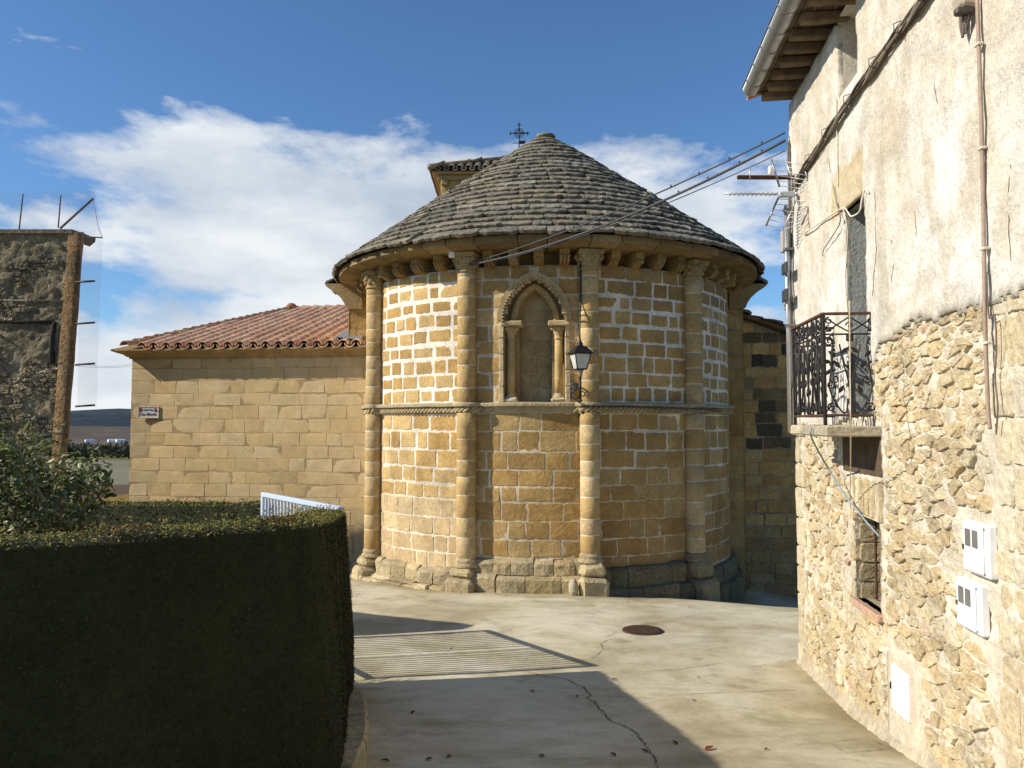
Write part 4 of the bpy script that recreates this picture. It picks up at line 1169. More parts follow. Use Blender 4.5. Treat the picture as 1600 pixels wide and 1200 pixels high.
def ground_strip(mb, pts, w, lift, mi, jag=0.0, colr=(1, 1, 1)):
    ps = [Vector((p[0], p[1], 0)) for p in pts]; q = []
    for a, b in zip(ps, ps[1:]):
        n = max(1, int((b - a).length / .045))
        for k in range(n): q.append(a.lerp(b, k / n) + Vector((random.uniform(-jag, jag), random.uniform(-jag, jag), 0)))
    q.append(ps[-1]); V = []
    for i, p in enumerate(q):
        t = (q[min(i + 1, len(q) - 1)] - q[max(i - 1, 0)]).normalized(); nrm = Vector((-t.y, t.x, 0)); ww = w * random.uniform(.25, 1.3) * min(1, (i + 1) / 4, (len(q) - i) / 4)
        for s in (-1, 1):
            c = p + nrm * ww * s; V.append((c.x, c.y, street_z(c.x, c.y) + lift))
    mb.add(V, [(2 * i, 2 * i + 1, 2 * i + 3, 2 * i + 2) for i in range(len(q) - 1)], colr, mi)
zp = lambda a, b: pg(540 + a * .44375, 900 + b * .44375)
crack = [zp(*q) for q in ((610, 330), (700, 352), (775, 363), (815, 383), (838, 392), (850, 410), (862, 425), (845, 434), (878, 448), (888, 470), (915, 486), (930, 512), (965, 525), (1000, 540), (1025, 552), (1035, 572), (1052, 590), (1060, 612), (1075, 625), (1090, 650), (1100, 690))]
ground_strip(mb, crack[2:], .0065, .006, 1, .014); ground_strip(mb, crack[:4], .004, .006, 1, .008)
for line in (((850, 300), (880, 285), (905, 262), (900, 240), (950, 218)), ((1110, 424), (1300, 415), (1600, 402)), ((960, 345), (1180, 330), (1330, 308)), ((360, 268), (375, 250), (420, 246)), ((960, 200), (905, 222)), ((140, 300), (120, 320)), ((780, 300), (850, 296))):
    ground_strip(mb, [zp(*q) for q in line], .004, .006, 1, .010)
st_poly = [pg(*q) for q in ((1297, 1160), (1355, 1152), (1392, 1170), (1320, 1177))]
for k in range(4): ground_strip(mb, [st_poly[k], st_poly[(k + 1) % 4]], .005, .006, 1, .004)
setting('street', mb, [M_STREET, M_CRACK])

# manhole cover
MC = pg(1004, 986.5); zc_ = street_z(MC.x, MC.y)
RM = abs(pg(1040, 986.5).x - MC.x) * .86
man = thing('manhole_cover', 'round rusty brown cast iron manhole cover in the sunlit street before the church', 'manhole', (MC.x, MC.y, zc_))
mb = MB(); lathe(mb, MC.x, MC.y, [(RM * .94, zc_ - .05), (RM * .94, zc_ + .014), (RM * .9, zc_ + .018)], 32, (.6, .8, .85))
for i in range(-7, 8):
    for j in range(-7, 8):
        x, y = i * RM / 8, j * RM / 8
        if hypot(x, y) < RM * .84: box(mb, MC.x + x - .016, MC.x + x + .016, MC.y + y - .012, MC.y + y + .012, zc_ + .0182, zc_ + .026, col=(.8, 1.0, 1.0))
part('lid', mb, M_RUST, man)
mb = MB(); lathe(mb, MC.x, MC.y, [(RM * .945, zc_ - .05), (RM * 1.02, zc_ - .05), (RM * 1.02, zc_ + .016), (RM * .945, zc_ + .016)], 32, (1, .8, .7), cap=False)
part('rim', mb, M_RUST, man)

# fallen leaves
LEAFPX = [(832, 1081, 'curled brown'), (902, 1090, 'dark brown'), (645, 1115, 'dark brown'), (702, 1184, 'dark'), (602, 1190, 'dark'), (958, 1181, 'brown'), (1007, 1175, 'brown'), (1108, 1172, 'large reddish brown'), (1055, 1162, 'flat brown'), (960, 1063, 'dark'), (925, 946, 'yellow'), (981, 941, 'dark'), (1077, 949, 'dark'), (1084, 1096, 'tiny brown'), (1091, 1060, 'tiny brown'), (1197, 1172, 'tiny brown'), (671, 1188, 'dark'), (846, 1184, 'thin brown')]
LEAFLAB = ['curled brown fallen leaf lying flattest in the left shade of the street', 'dark brown fallen leaf beside the upper bend of the crack', 'lone dark leaf in the shade right of the kerb end', 'dark fallen leaf at the bottom shade, second from the kerb', 'dark fallen leaf closest to the foot of the kerb', 'brown fallen leaf just left of the crack near the bottom', 'brown fallen leaf lying on the lower crack', 'large reddish brown leaf on the edge of sun and hedge shade', 'flat brown leaf in shade between the crack and the sunlit edge', 'dark leaf on the shade edge below the gate shadow', 'yellow leaf on sunlit concrete near the church plinth', 'small dark leaf near the foot of the church under the right bays', 'small dark leaf at the far right near the shaded church plinth', 'tiny brown leaf on the sunlit concrete below the manhole', 'tiny brown leaf on the sunlit concrete just below the manhole joint', 'tiny brown leaf by the stone slab near the house wall', 'dark leaf in the bottom shade, third from the kerb', 'thin brown leaf in the shade midway between kerb and crack']
for (px, py, kind), lab in zip(LEAFPX, LEAFLAB):
    p = pg(px, py); z = street_z(p.x, p.y) + .006; s = .05 if 'large' in kind else .022 if 'tiny' in kind else .034
    a = random.uniform(0, 6.3); mb = MB(); ux, uy = cos(a), sin(a); V = []
    for k, (t, w, h) in enumerate(((-1, .03, 0), (-.5, .38, .25), (0, .5, .38), (.5, .36, .3), (1, .03, .6))):
        for sd in (-1, 0, 1): V.append((p.x + (ux * t - uy * w * sd) * s, p.y + (uy * t + ux * w * sd) * s, z + s * (h * .4 + (.35 if sd else 0) * w * .9)))
    c = (.42, .28, .05) if 'yellow' in kind else (.17, .06, .025) if 'reddish' in kind else random.choice([(.10, .055, .025), (.075, .04, .02), (.13, .075, .035)])
    mb.add(V, [(k * 3 + i, (k + 1) * 3 + i, (k + 1) * 3 + i + 1, k * 3 + i + 1) for k in range(4) for i in range(2)], c)
    single('fallen_leaf', mb, M_LEAF, lab, 'leaf', (p.x, p.y, z), 'fallen leaves on the street')
# rounded loose stone at the foot of the third column and a tuft of weeds in the plinth corner
p = cyl(COLPHI[2] - .085, R + .40, 0); z = gz(p.x, p.y) - .03; mb = MB(); V = []; n = 10
for k in range(7):
    t = pi * k / 6
    for i in range(n):
        a = 2 * pi * i / n; rr = sin(t) * (1 + .15 * nz(cos(a), sin(a), t)); V.append((p.x + .085 * rr * cos(a), p.y + .08 * rr * sin(a), z + .14 - .15 * cos(t)))
mb.add(V, [(k * n + i, k * n + (i + 1) % n, (k + 1) * n + (i + 1) % n, (k + 1) * n + i) for k in range(6) for i in range(n)], (.46, .42, .3), smooth=True)
single('loose_stone', mb, M_PLINTH, 'small rounded pale stone leaning on the plinth beside the sunlit column under the lantern', 'stone', (p.x, p.y, z))
p = pg(584, 905); mb = MB()
for k in range(40):
    a = random.uniform(0, 6.3); r0 = random.uniform(0, .07); l = random.uniform(.06, .13); b0 = Vector((p.x + r0 * cos(a), p.y + .05 + r0 * sin(a), street_z(p.x, p.y))); d = Vector((cos(a) * .5, sin(a) * .5, 1)) * l; w = Vector((-sin(a), cos(a), 0)) * .007
    mb.add([b0 - w, b0 + w, b0 + d * .6 + w, b0 + d], [(0, 1, 2, 3)], shade((.07, .10, .03), random.uniform(.7, 1.5)))
single('weed_tuft', mb, M_LEAF, 'small green weed tuft at the foot of the leftmost church column', 'weed', (p.x, p.y, street_z(p.x, p.y)))

# ================================================================== HEDGES, KERB, GATE
def hedge(name, label, front, ztop, zbot, width, n_leaf, origin, batter=.1, near=True, colmul=1.0):
    """clipped hedge along a line of front-edge points (top edge); its thickness lies to the left of the walk direction"""
    pts = spline([Vector((x, y, 0)) for x, y in front], 10); L_ = len(pts)
    h = thing(name, label, 'hedge', origin)
    mb = MB(); rows = []; P_, N__, Ar = [], [], []
    secs = []
    for i, p in enumerate(pts):
        t = (pts[min(i + 1, L_ - 1)] - pts[max(i - 1, 0)]).normalized(); nr = Vector((t.y, -t.x, 0))     # towards the thickness
        zt, zb = ztop(p), zbot(p); H = zt - zb
        w = width
        sec = [(-batter, 0, -1), (-batter * .9, H * .25, -1), (-batter * .6, H * .5, -1), (-batter * .3, H * .75, -1), (0, H - .025, -1), (.03, H, 0), (w * .5, H + .01, 0), (w - .03, H, 0), (w, H - .025, 1), (w + batter * .5, H * .5, 1), (w + batter, 0, 1)]
        secs.append((p, nr, zb, sec))
    def surf(i, k):
        p, nr, zb, sec = secs[i]; o, z, s = sec[k]; q = p + nr * o; q.z = zb + z
        b = .022 * nz(q.x, q.y, q.z, 3.2) + .008 * nz(q.x, q.y, q.z, 11)
        return q + (nr * s if s else Vector((0, 0, 1))) * b
    nk = len(secs[0][3])
    G = [[surf(i, k) for k in range(nk)] for i in range(L_)]
    V = [q for r in G for q in r]
    F = [(i * nk + k, (i + 1) * nk + k, (i + 1) * nk + k + 1, i * nk + k + 1) for i in range(L_ - 1) for k in range(nk - 1)] + [tuple(range(nk)), tuple((L_ - 1) * nk + k for k in range(nk - 1, -1, -1))]
    mb.add(V, F, (.022, .025, .009)); part('core', mb, M_BARK, h)
    # leaf sprays all over the clipped surface
    quads = [(G[i][k], G[i + 1][k], G[i + 1][k + 1], G[i][k + 1], k) for i in range(L_ - 1) for k in range(nk - 1)]
    for row in (G[0], G[-1]):
        m = nk // 2
        for k in range(m): quads.append((row[k], row[nk - 1 - k], row[nk - 2 - k] if k + 1 <= nk - 2 - k else row[k + 1], row[k + 1], -1))
    ar = np.array([((b - a).cross(d - a)).length for a, b, c, d, k in quads]); ar *= np.array([2.0 if 4 <= q[4] <= 7 else 1.0 for q in quads])
    ids = rnp.choice(len(quads), n_leaf, p=ar / ar.sum()); uv = rnp.uniform(size=(n_leaf, 2))
    Q = np.array([[list(v) for v in q[:4]] for q in quads])[ids]
    u, v = uv[:, :1], uv[:, 1:]
    Pn = Q[:, 0] * (1 - u) * (1 - v) + Q[:, 1] * u * (1 - v) + Q[:, 2] * u * v + Q[:, 3] * (1 - u) * v
    nn = np.cross(Q[:, 1] - Q[:, 0], Q[:, 3] - Q[:, 0]); nn /= np.linalg.norm(nn, axis=1, keepdims=True) + 1e-9
    mid = np.array([list(s[0] + s[1] * width * .5) for s in secs]); ctr = mid.mean(axis=0)
    d = Pn - ctr; sgn = np.sign((nn * d).sum(1)); 
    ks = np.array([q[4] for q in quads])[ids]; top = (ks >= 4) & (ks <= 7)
    nn[top] = np.where((nn[top][:, 2:] < 0), -nn[top], nn[top])
    Pn = Pn + nn * np.where(top[:, None], rnp.uniform(-.02, .022, (n_leaf, 1)), rnp.uniform(-.026, .012, (n_leaf, 1))) * np.where(top, 1, sgn)[:, None]
    tuft = np.where(top & (rnp.uniform(size=n_leaf) < .08), rnp.uniform(.0, .07, n_leaf), 0); Pn[:, 2] += tuft
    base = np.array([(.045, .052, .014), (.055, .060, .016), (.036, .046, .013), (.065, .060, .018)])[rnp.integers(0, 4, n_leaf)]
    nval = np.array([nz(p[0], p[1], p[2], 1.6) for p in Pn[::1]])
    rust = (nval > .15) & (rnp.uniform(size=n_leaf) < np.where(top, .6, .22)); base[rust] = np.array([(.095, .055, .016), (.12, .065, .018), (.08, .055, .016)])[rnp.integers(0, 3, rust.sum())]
    fresh_lit = top & (rnp.uniform(size=n_leaf) < .5) & (nval < .2); base[fresh_lit] = np.array([(.17, .20, .04), (.20, .21, .05), (.24, .21, .07)])[rnp.integers(0, 3, fresh_lit.sum())]
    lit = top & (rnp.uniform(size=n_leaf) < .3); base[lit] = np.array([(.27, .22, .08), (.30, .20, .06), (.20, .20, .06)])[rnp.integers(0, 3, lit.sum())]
    base *= rnp.uniform(.7, 1.25, (n_leaf, 1)) * colmul * np.where(top, 1.25, .72)[:, None]  # sun painted into the top leaves, shade into the side leaves
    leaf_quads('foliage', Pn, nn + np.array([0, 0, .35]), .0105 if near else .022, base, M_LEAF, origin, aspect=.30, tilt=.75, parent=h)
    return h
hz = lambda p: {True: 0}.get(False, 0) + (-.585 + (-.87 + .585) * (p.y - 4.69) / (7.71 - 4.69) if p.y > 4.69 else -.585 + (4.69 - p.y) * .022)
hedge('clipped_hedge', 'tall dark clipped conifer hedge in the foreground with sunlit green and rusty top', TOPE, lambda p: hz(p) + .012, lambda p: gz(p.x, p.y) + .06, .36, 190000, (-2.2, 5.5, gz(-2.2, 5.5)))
B0 = Vector((-3.2, 10.0)); 
def backtop(p):
    d = ray(400 - (min(p.x, -3.2) + 3.2) * -60, 787)
    return -1.02 - max(0, (-3.2 - p.x)) * .045
backline = [(-3.15, 10.0), (-4.2, 10.55), (-5.5, 11.15), (-7.2, 11.9), (-9, 12.7)]
backline = list(reversed(backline))
hedge('boundary_hedge', 'lower clipped hedge behind the garden between the gate and the tall rubble wall', backline[::-1], backtop, lambda p: gz(p.x, p.y) - .1, .3, 50000, (-5.5, 11, gz(-5, 11)), near=False, colmul=.8)

# kerb of the hedge bed
mb = MB(); kp = spline([Vector((x + .26 - (.08 if y < 5.5 else 0), y, 0)) for x, y in TOPE[2:5]] + [Vector((-.93, 4.2, 0)), Vector((-1.2, 3.7, 0)), Vector((-1.75, 3.3, 0)), Vector((-2.6, 3.0, 0)), Vector((-4.2, 2.8, 0))], 8)
kp = [Vector((-1.42, 7.16, 0)), Vector((-1.30, 7.10, 0))] + kp
i = 1
while i < len(kp) - 5:
    seg = kp[i:i + 6]; V = []; c = shade((.40, .34, .22), random.uniform(.85, 1.1))
    for p, q in zip(seg, seg[1:] + [kp[min(i + 6, len(kp) - 1)]]):
        t = (q - p).normalized() if (q - p).length > 1e-6 else Vector((0, -1, 0)); nr = Vector((t.y, -t.x, 0)); 
        zb = gz(p.x, p.y) - .1; zt = gz(p.x, p.y) + .20
        j = lambda: random.uniform(-.008, .008)
        V += [p + nr * .0 + Vector((j(), j(), zb)), p + nr * (.008 + j()) + Vector((0, 0, zt - .03)), p + nr * .03 + Vector((0, 0, zt + j())), p + nr * .16 + Vector((0, 0, zt + j())), p + nr * .19 + Vector((0, 0, zb))]
    m = len(seg)
    # keep the thickness on the hedge side
    mb.add(V, [(k * 5 + a, (k + 1) * 5 + a, (k + 1) * 5 + a + 1, k * 5 + a + 1) for k in range(m - 1) for a in range(4)] + [(0, 1, 2, 3, 4), tuple((m - 1) * 5 + a for a in (4, 3, 2, 1, 0))], c); i += 5
M_KERB = stone_mat('mossy concrete kerb', var=.35, fine=24, bump=.8, bdist=.015, stain=(.16, .15, .035), stain_amt=.7, stain_scale=2.5)
setting('kerb', mb, M_KERB)

# --- pale blue metal gate standing between the two hedges
gate = thing('metal_gate', 'pale blue barred metal gate half hidden behind the tall clipped hedge', 'gate', (GATE0.x, GATE0.y, gz(GATE0.x, GATE0.y)))
gt = lambda t: GATE0.lerp(GATE1, t)
ztop_g = lambda t: -.895 + 0.0 * t
dg_ = (GATE1 - GATE0).normalized(); glen = (GATE1 - GATE0).length; zbot_g = gz(GATE1.x, GATE1.y) + .18
TG = lambda x, y, z: GATE0 + dg_ * x + Vector((-dg_.y, dg_.x, 0)) * y + Vector((0, 0, z))
for x in (.03, glen * .52, glen - .03):
    hw_s = .012 if .2 < x < glen - .2 else .03; mb = MB(); box(mb, x - hw_s, x + hw_s, -.9 * hw_s, .9 * hw_s, gz(GATE0.x, GATE0.y) - .05 if x < 1 else zbot_g, -.90, TG, ch=.006); part('stile', mb, M_GATE, gate)
mb = MB(); box(mb, -.0, glen, -.028, .028, -.899, -.845, TG, ch=.006); part('top_rail', mb, M_GATE, gate)
mb = MB(); box(mb, .06, glen - .06, -.022, .022, zbot_g, zbot_g + .05, TG, ch=.006); part('bottom_rail', mb, M_GATE, gate)
nb = 21
for k in range(nb):
    x = .06 + (glen - .12) * (k + .5) / nb
    if abs(x - glen * .52) < .045: continue
    mb = MB(); box(mb, x - .013, x + .013, -.011, .011, zbot_g + .02, -.88, TG, ch=.003); part('bar', mb, M_GATE, gate)
mb = MB(); box(mb, .0, .06, -.07, -.03, -1.25, -1.12, TG, (.1, .1, .1), .01); part('lock', mb, M_PAINT, gate)

# ================================================================== GARDEN TREE
tree = thing('garden_tree', 'small garden tree with glossy dark leaves above the hedge at the left', 'tree', (-4.35, 6.6, gz(-4, 6.6)))
mb = MB(); TB = Vector((-4.35, 6.6, gz(-4, 6.6))); tips = []
TC = Vector((-4.42, 6.6, -.56))
def crown_ok(q, m=1.0): return ((q.x - TC.x) / .98) ** 2 + ((q.y - TC.y) / .95) ** 2 + ((q.z - TC.z) / (.78 if q.z > TC.z else 1.2)) ** 2 < m
def limb(p, d, l, r, depth):
    pts = [p]; q = p.copy(); dd = d.copy(); n = 6
    for k in range(n):
        dd = (dd + Vector((random.uniform(-.22, .22), random.uniform(-.22, .22), random.uniform(-.12, .16)))).normalized(); q = q + dd * l / n
        while not crown_ok(q): q = q.lerp(TC, .12)
        pts.append(q.copy())
    tube(mb, pts, [r * (1 - .6 * k / n) for k in range(n + 1)], 6, shade((.23, .19, .14), random.uniform(.8, 1.2)))
    if depth <= 2: tips.extend([(pts[k], dd) for k in range(2, n + 1)])
    if depth > 0:
        for k in range(4 if depth > 1 else 3):
            i = random.randint(2, n); a = random.uniform(0, 6.3); e = (dd * .6 + Vector((cos(a), sin(a), random.uniform(-.25, .5))) * .85).normalized()
            limb(pts[i], e, l * random.uniform(.5, .72), r * .5, depth - 1)
tube(mb, [TB, TB + Vector((.03, .02, .6)), TB + Vector((0, .0, 1.15))], [.09, .075, .065], 10, (.22, .18, .13))
for k in range(7):
    a = 2 * pi * k / 7 + .3; limb(TB + Vector((0, 0, .95 + .03 * k)), Vector((cos(a), sin(a), .75)).normalized(), random.uniform(.85, 1.15), .035, 2)
limb(TB + Vector((0, 0, 1.1)), Vector((.05, -.1, 1)), 1.0, .04, 2)
limb(TB + Vector((0, 0, 1.0)), Vector((.9, -.25, .62)), 1.0, .035, 2)
part('trunk', mb, M_BARK, tree)
Pn = []; Nn = []
for p, d in tips:
    for k in range(7):
        o = Vector((random.gauss(0, .08), random.gauss(0, .07), random.gauss(0, .06))); Pn.append(list(p + o)); nv = (o.normalized() * .8 + Vector((-.1, 0, .9))); Nn.append(list(nv.normalized()))
Pn = np.array(Pn); Nn = np.array(Nn)
keepm = np.array([crown_ok(Vector(q), 1.12) for q in Pn]); Pn = Pn[keepm]; Nn = Nn[keepm]
cols = np.array([(.09, .12, .035), (.12, .15, .04), (.075, .095, .025), (.18, .20, .07), (.34, .34, .17)])[rnp.integers(0, 5, len(Pn))] * rnp.uniform(.75, 1.2, (len(Pn), 1))
leaf_quads('crown', Pn, Nn, .036, cols, M_GLOSS, OFF[tree.name], aspect=.44, tilt=.55, parent=tree, fold=.22)

# ================================================================== OLD BUILDING ON THE LEFT
YO = 14.7
old = thing('gable_wall', 'tall grey rubble wall with a leaning rendered corner pillar, left of the church annex', 'wall', (-9.5, YO + 1, gz(-9, YO)))
def lean(z): return P(131, 372, YO).x + (z - P(131, 372, YO).z) * .048          # right-hand edge of the corner pillar
zt = P(60, 361, YO).z
mb = MB(); fmap = lambda u, v, o: Vector((lean(v) + u, YO - o, v))
def oldcol(u, v):
    n = nz(u * 1.4, v * 1.4, 3, 1); n2 = nz(u, v, 9, 3)
    return shade(mixc((.34, .275, .165), (.22, .19, .125), .5 + .6 * n), 1 + .3 * n2)
sheet(mb, fmap, lin(-8.0, -.12, .05), lin(-3.6, zt - .05, .05), col=oldcol, disp=lambda u, v: .03 * nz(u, v, 0, 2.4) + .03 * nz(u, v, 0, 9) + .012 * nz(u, v, 0, 25))
yl = P(60, 494, YO).z
rubble(mb, lambda u, v, o: fmap(u, v, o + .02 * nz(u, v, 0, 2.4)), -7.9, -.2, -3.3, zt - .15, .17, .10, lambda u, v: shade(mixc((.42, .345, .215), (.30, .26, .18), random.random()), random.uniform(.6, 1.25)),
       keep=lambda u, v: nz(u * .9, v * .9, 7, 1) > (-.1 if yl + .3 > v > yl - .15 else .12), gap=.012, hgt=.035, rough=.012)
# ledges left by a former roof
for py, dz, c in ((470, .035, (.40, .36, .25)), (503, .06, (.05, .045, .035))):
    z = P(60, py, YO).z; V = []
    pts = [(-8, z + .1), (-2.6, z + .05), (-1.2, z), (-.42 if py > 490 else -.25, z - .01)]
    tube(mb, [fmap(u, v, .025) for u, v in pts], dz * .6, 6, c)
tube(mb, [fmap(-.42, P(60, 503, YO).z, .02), fmap(-.44, P(60, 530, YO).z, .02), fmap(-.40, P(60, 568, YO).z, .02)], .045, 6, (.05, .045, .035))
SKO = -.66                                                   # the building runs back askew
def ob_(u, z, y): return Vector((lean(z) + u + SKO * (y - YO), y, z))
for q in ([(-.02, -3.6, YO + .02), (-.02, -3.6, YO + .5), (-.02, zt, YO + .5), (-.02, zt, YO + .02)], [(-8, -3.6, YO + .02), (-8, -3.6, YO + .5), (-8, zt, YO + .5), (-8, zt, YO + .02)],
          [(-8, -3.6, YO + .5), (-.02, -3.6, YO + .5), (-.02, zt, YO + .5), (-8, zt, YO + .5)], [(-8, zt - .06, YO), (-.02, zt - .06, YO), (-.02, zt - .06, YO + .5), (-8, zt - .06, YO + .5)]):
    mb.add([ob_(*k) for k in q], [(0, 1, 2, 3)], (.25, .2, .12))
part('wall', mb, M_OLD, old)
mb = MB()                                                  # rendered corner pillar, mottled brown
vs = lin(-3.6, zt - .03, .15); V = []; F = []
prof = [(-.30, .0), (-.27, .045), (-.12, .05), (-.02, .045), (.0, 0), (-.22, -.33)]; m = len(prof)
for v in vs:
    for u, o in prof: V.append(fmap(u + .012 * nz(u, v, 3, 2.5), v, o + .008 * nz(u * 3, v, 5, 3)))
F = [(i * m + k, i * m + k + 1, (i + 1) * m + k + 1, (i + 1) * m + k) for i in range(len(vs) - 1) for k in range(m - 1)]
mb.add(V, F, lambda v: mixc((.34, .20, .09), (.23, .15, .075), .5 + .9 * nz(v[0], v[1], v[2], 1.5)), smooth=True)
part('corner_pillar', mb, M_OLD, old)
mb = MB(); zt2 = P(128, 362, YO).z
V = []
for u, o, z in ((-8, .06, zt - .055), (-.20, .06, zt - .055), (.02, -.02, zt - .13), (.14, -.15, zt - .17)): V += [fmap(u, z, o) + Vector((0, 0, 0)), fmap(u, z + .075, o), fmap(u - .32, z + .075, -.55), fmap(u - .32, z, -.55)]
mb.add(V, [(i * 4 + k, (i + 1) * 4 + k, (i + 1) * 4 + (k + 1) % 4, i * 4 + (k + 1) % 4) for i in range(3) for k in range(4)] + [(0, 1, 2, 3), (15, 14, 13, 12)], (.22, .17, .11))
part('coping', mb, M_OLD, old)
# netting stretched on iron rods round the wall head and corner
net = thing('safety_net', 'pale transparent netting stretched on thin iron rods above the tall rubble wall', 'netting', (lean(zt), YO - .1, zt))
def at(px, py, y=YO - .06): return P(px, py, y)
rods = [((30, 358), (36, 303)), ((91, 356), (95, 305)), ((94, 357), (146, 310)), ((137, 370), (160, 371.5))] + [((118, y0 + 1), (148, y0 - 1)) for y0 in (440, 505, 569, 634)]
for k, (a, b) in enumerate(rods):
    mb = MB(); tube(mb, [at(*a), at(*b)], .02 if k in (2, 4, 5, 6, 7) else .012, 6); part('rod', mb, M_IRON if k > 3 else M_RUST, net)
mb = MB(); tube(mb, [at(145, 310), at(150, 335), at(154, 357), at(160, 371)], .005, 4, (.2, .2, .22)); part('edge_cord', mb, M_CABLE, net)
mb = MB()
for quad in ((( -40, 302), (147, 297), (160, 371), (-40, 371)), ((126, 372), (161, 372), (150, 636), (120, 636))):
    y = YO - .10; c = [P(q[0], q[1], y) for q in quad]; n = 14; V = []
    for s in (0, 1):
        for i in range(n + 1):
            for j in range(n + 1):
                a = c[0].lerp(c[1], i / n).lerp(c[3].lerp(c[2], i / n), j / n); a.y += .03 * nz(a.x, a.z, 1, 1.5) + .004 * s; V.append(a)
    k = (n + 1)
    mb.add(V, [(s * k * k + i * k + j, s * k * k + (i + 1) * k + j, s * k * k + (i + 1) * k + j + 1, s * k * k + i * k + j + 1) for s in (0, 1) for i in range(n) for j in range(n)])
mn = bpy.data.materials.new('fine pale netting'); mn.use_nodes = True; nt = mn.node_tree; nt.nodes.clear()
o_ = nt.nodes.new('ShaderNodeOutputMaterial'); t_ = nt.nodes.new('ShaderNodeBsdfTransparent'); d_ = nt.nodes.new('ShaderNodeBsdfTranslucent'); d_.inputs[0].default_value = (.62, .70, .80, 1); m_ = nt.nodes.new('ShaderNodeMixShader')
wv = nt.nodes.new('ShaderNodeTexNoise'); wv.inputs['Scale'].default_value = 2.0; g_ = nt.nodes.new('ShaderNodeNewGeometry'); nt.links.new(g_.outputs['Position'], wv.inputs[0])
mp_ = nt.nodes.new('ShaderNodeMapRange'); nt.links.new(wv.outputs['Fac'], mp_.inputs[0]); mp_.inputs[3].default_value = .035; mp_.inputs[4].default_value = .12
nt.links.new(mp_.outputs[0], m_.inputs[0]); nt.links.new(t_.outputs[0], m_.inputs[1]); nt.links.new(d_.outputs[0], m_.inputs[2]); nt.links.new(m_.outputs[0], o_.inputs[0])
part('netting', mb, mn, net)

# ================================================================== THE HOUSE ON THE RIGHT
house = thing('stone_house', 'sunlit rubble and lime plaster house with iron balcony along the right of the street', 'house', (*hw(0, 0, 0).xy, gz(*hw(0, 0).xy)))
S_END = 7.0; ZH = 3.70
OP = {'door': (1.97, 2.53, .06, 1.905), 'upper': (1.85, 2.42, 2.97, ZH + .02), 'lower': (2.05, 2.66, -1.50, -.785)}
def open_at(s, z, m=0.0): return any(a - m < s < b + m and c - m < z < d + m for a, b, c, d in OP.values())
zg = lambda s: gz(*hw(s, 0).xy)
def zl(s):
    """ragged lower edge of the plaster"""
    pts = [(0, .0), (1.7, -.02), (1.95, .05), (2.5, .35), (2.75, .60), (3.06, .67), (3.66, .70), (4.3, .69), (4.9, .675), (7, .62)]
    for (a, za), (b, zb) in zip(pts, pts[1:]):
        if a <= s <= b: return za + (zb - za) * (s - a) / (b - a) + .045 * nz(s, 0, 1, 3.5) + .02 * nz(s, 0, 2, 14)
    return .6
marks_s = [q for o in OP.values() for q in o[:2]]; marks_z = [q for o in OP.values() for q in o[2:]]
mb = MB()
MORT_H = (.70, .635, .51)
def mortcol(u, v):
    c = mixc(MORT_H, (.58, .50, .37), .35 + .8 * nz(u, v, 4, 2))
    if v < zg(u) + .22 + .1 * nz(u, 0, 8, 1.5): c = mixc(c, (.40, .34, .23), .7)
    return c
sheet(mb, hw, gridcoords(0, S_END, .03, marks_s), gridcoords(-3.0, .75, .03, marks_z), inside=lambda u, v: not open_at(u, v) and not (1.72 < u < 2.72 and -.43 < v < -.1),
      disp=lambda u, v: .012 + .014 * nz(u, v, 0, 5) + .013 * nz(u, v, 0, 15) + (.05 * max(0, 1 - (v - zg(u)) / .16) ** 2 if v < zg(u) + .16 else 0), col=mortcol, skirt=.05)
STONE_H = [(.55, .44, .25), (.58, .475, .285), (.52, .41, .23), (.59, .50, .325), (.53, .40, .21), (.60, .52, .36), (.50, .38, .20), (.56, .47, .31), (.47, .37, .22), (.45, .345, .19)]
def hstone(u, v):
    r_ = random.random(); c = random.choice(STONE_H)
    if r_ < .008: c = (.48, .30, .20)
    elif r_ < .03: c = (.52, .39, .26)
    return shade(mixc(c, (.68, .60, .455), .16), random.uniform(.88, 1.08))
def hkeep(u, v):
    if open_at(u, v, .02) or v > zl(u) + .06 or v < zg(u) + .04 + .05 * nz(u, 0, 3, 2): return False
    if u < .30 or 4.54 < u < 5.0: return False                          # quoins
    if 1.66 < u < 2.78 and -.46 < v < .0: return False           # lintel beam and slab
    if 2.0 < u < 2.74 and -.80 < v < -.40: return False          # soldier course
    if 1.92 < u < 2.08 and -1.6 < v < -.7: return False
    if 2.80 < u < 3.42 and v < -1.70: return False                # rendered patch round the hatch
    if (4.08 < u < 4.60 and -1.24 < v < -.54): return False
    return True
rubble(mb, hw, .2, S_END, -2.7, .85, .185, .086, hstone, hkeep, gap=.010, hgt=.027, rough=.004, size_var=.48)
rubble(mb, lambda u, v, o: hw(u, v, o * .8), .2, S_END, -2.7, .85, .13, .062, hstone, lambda u, v: hkeep(u, v) and nz(u, v, 8, 1.3) > .04, gap=.008, hgt=.027, rough=.003)
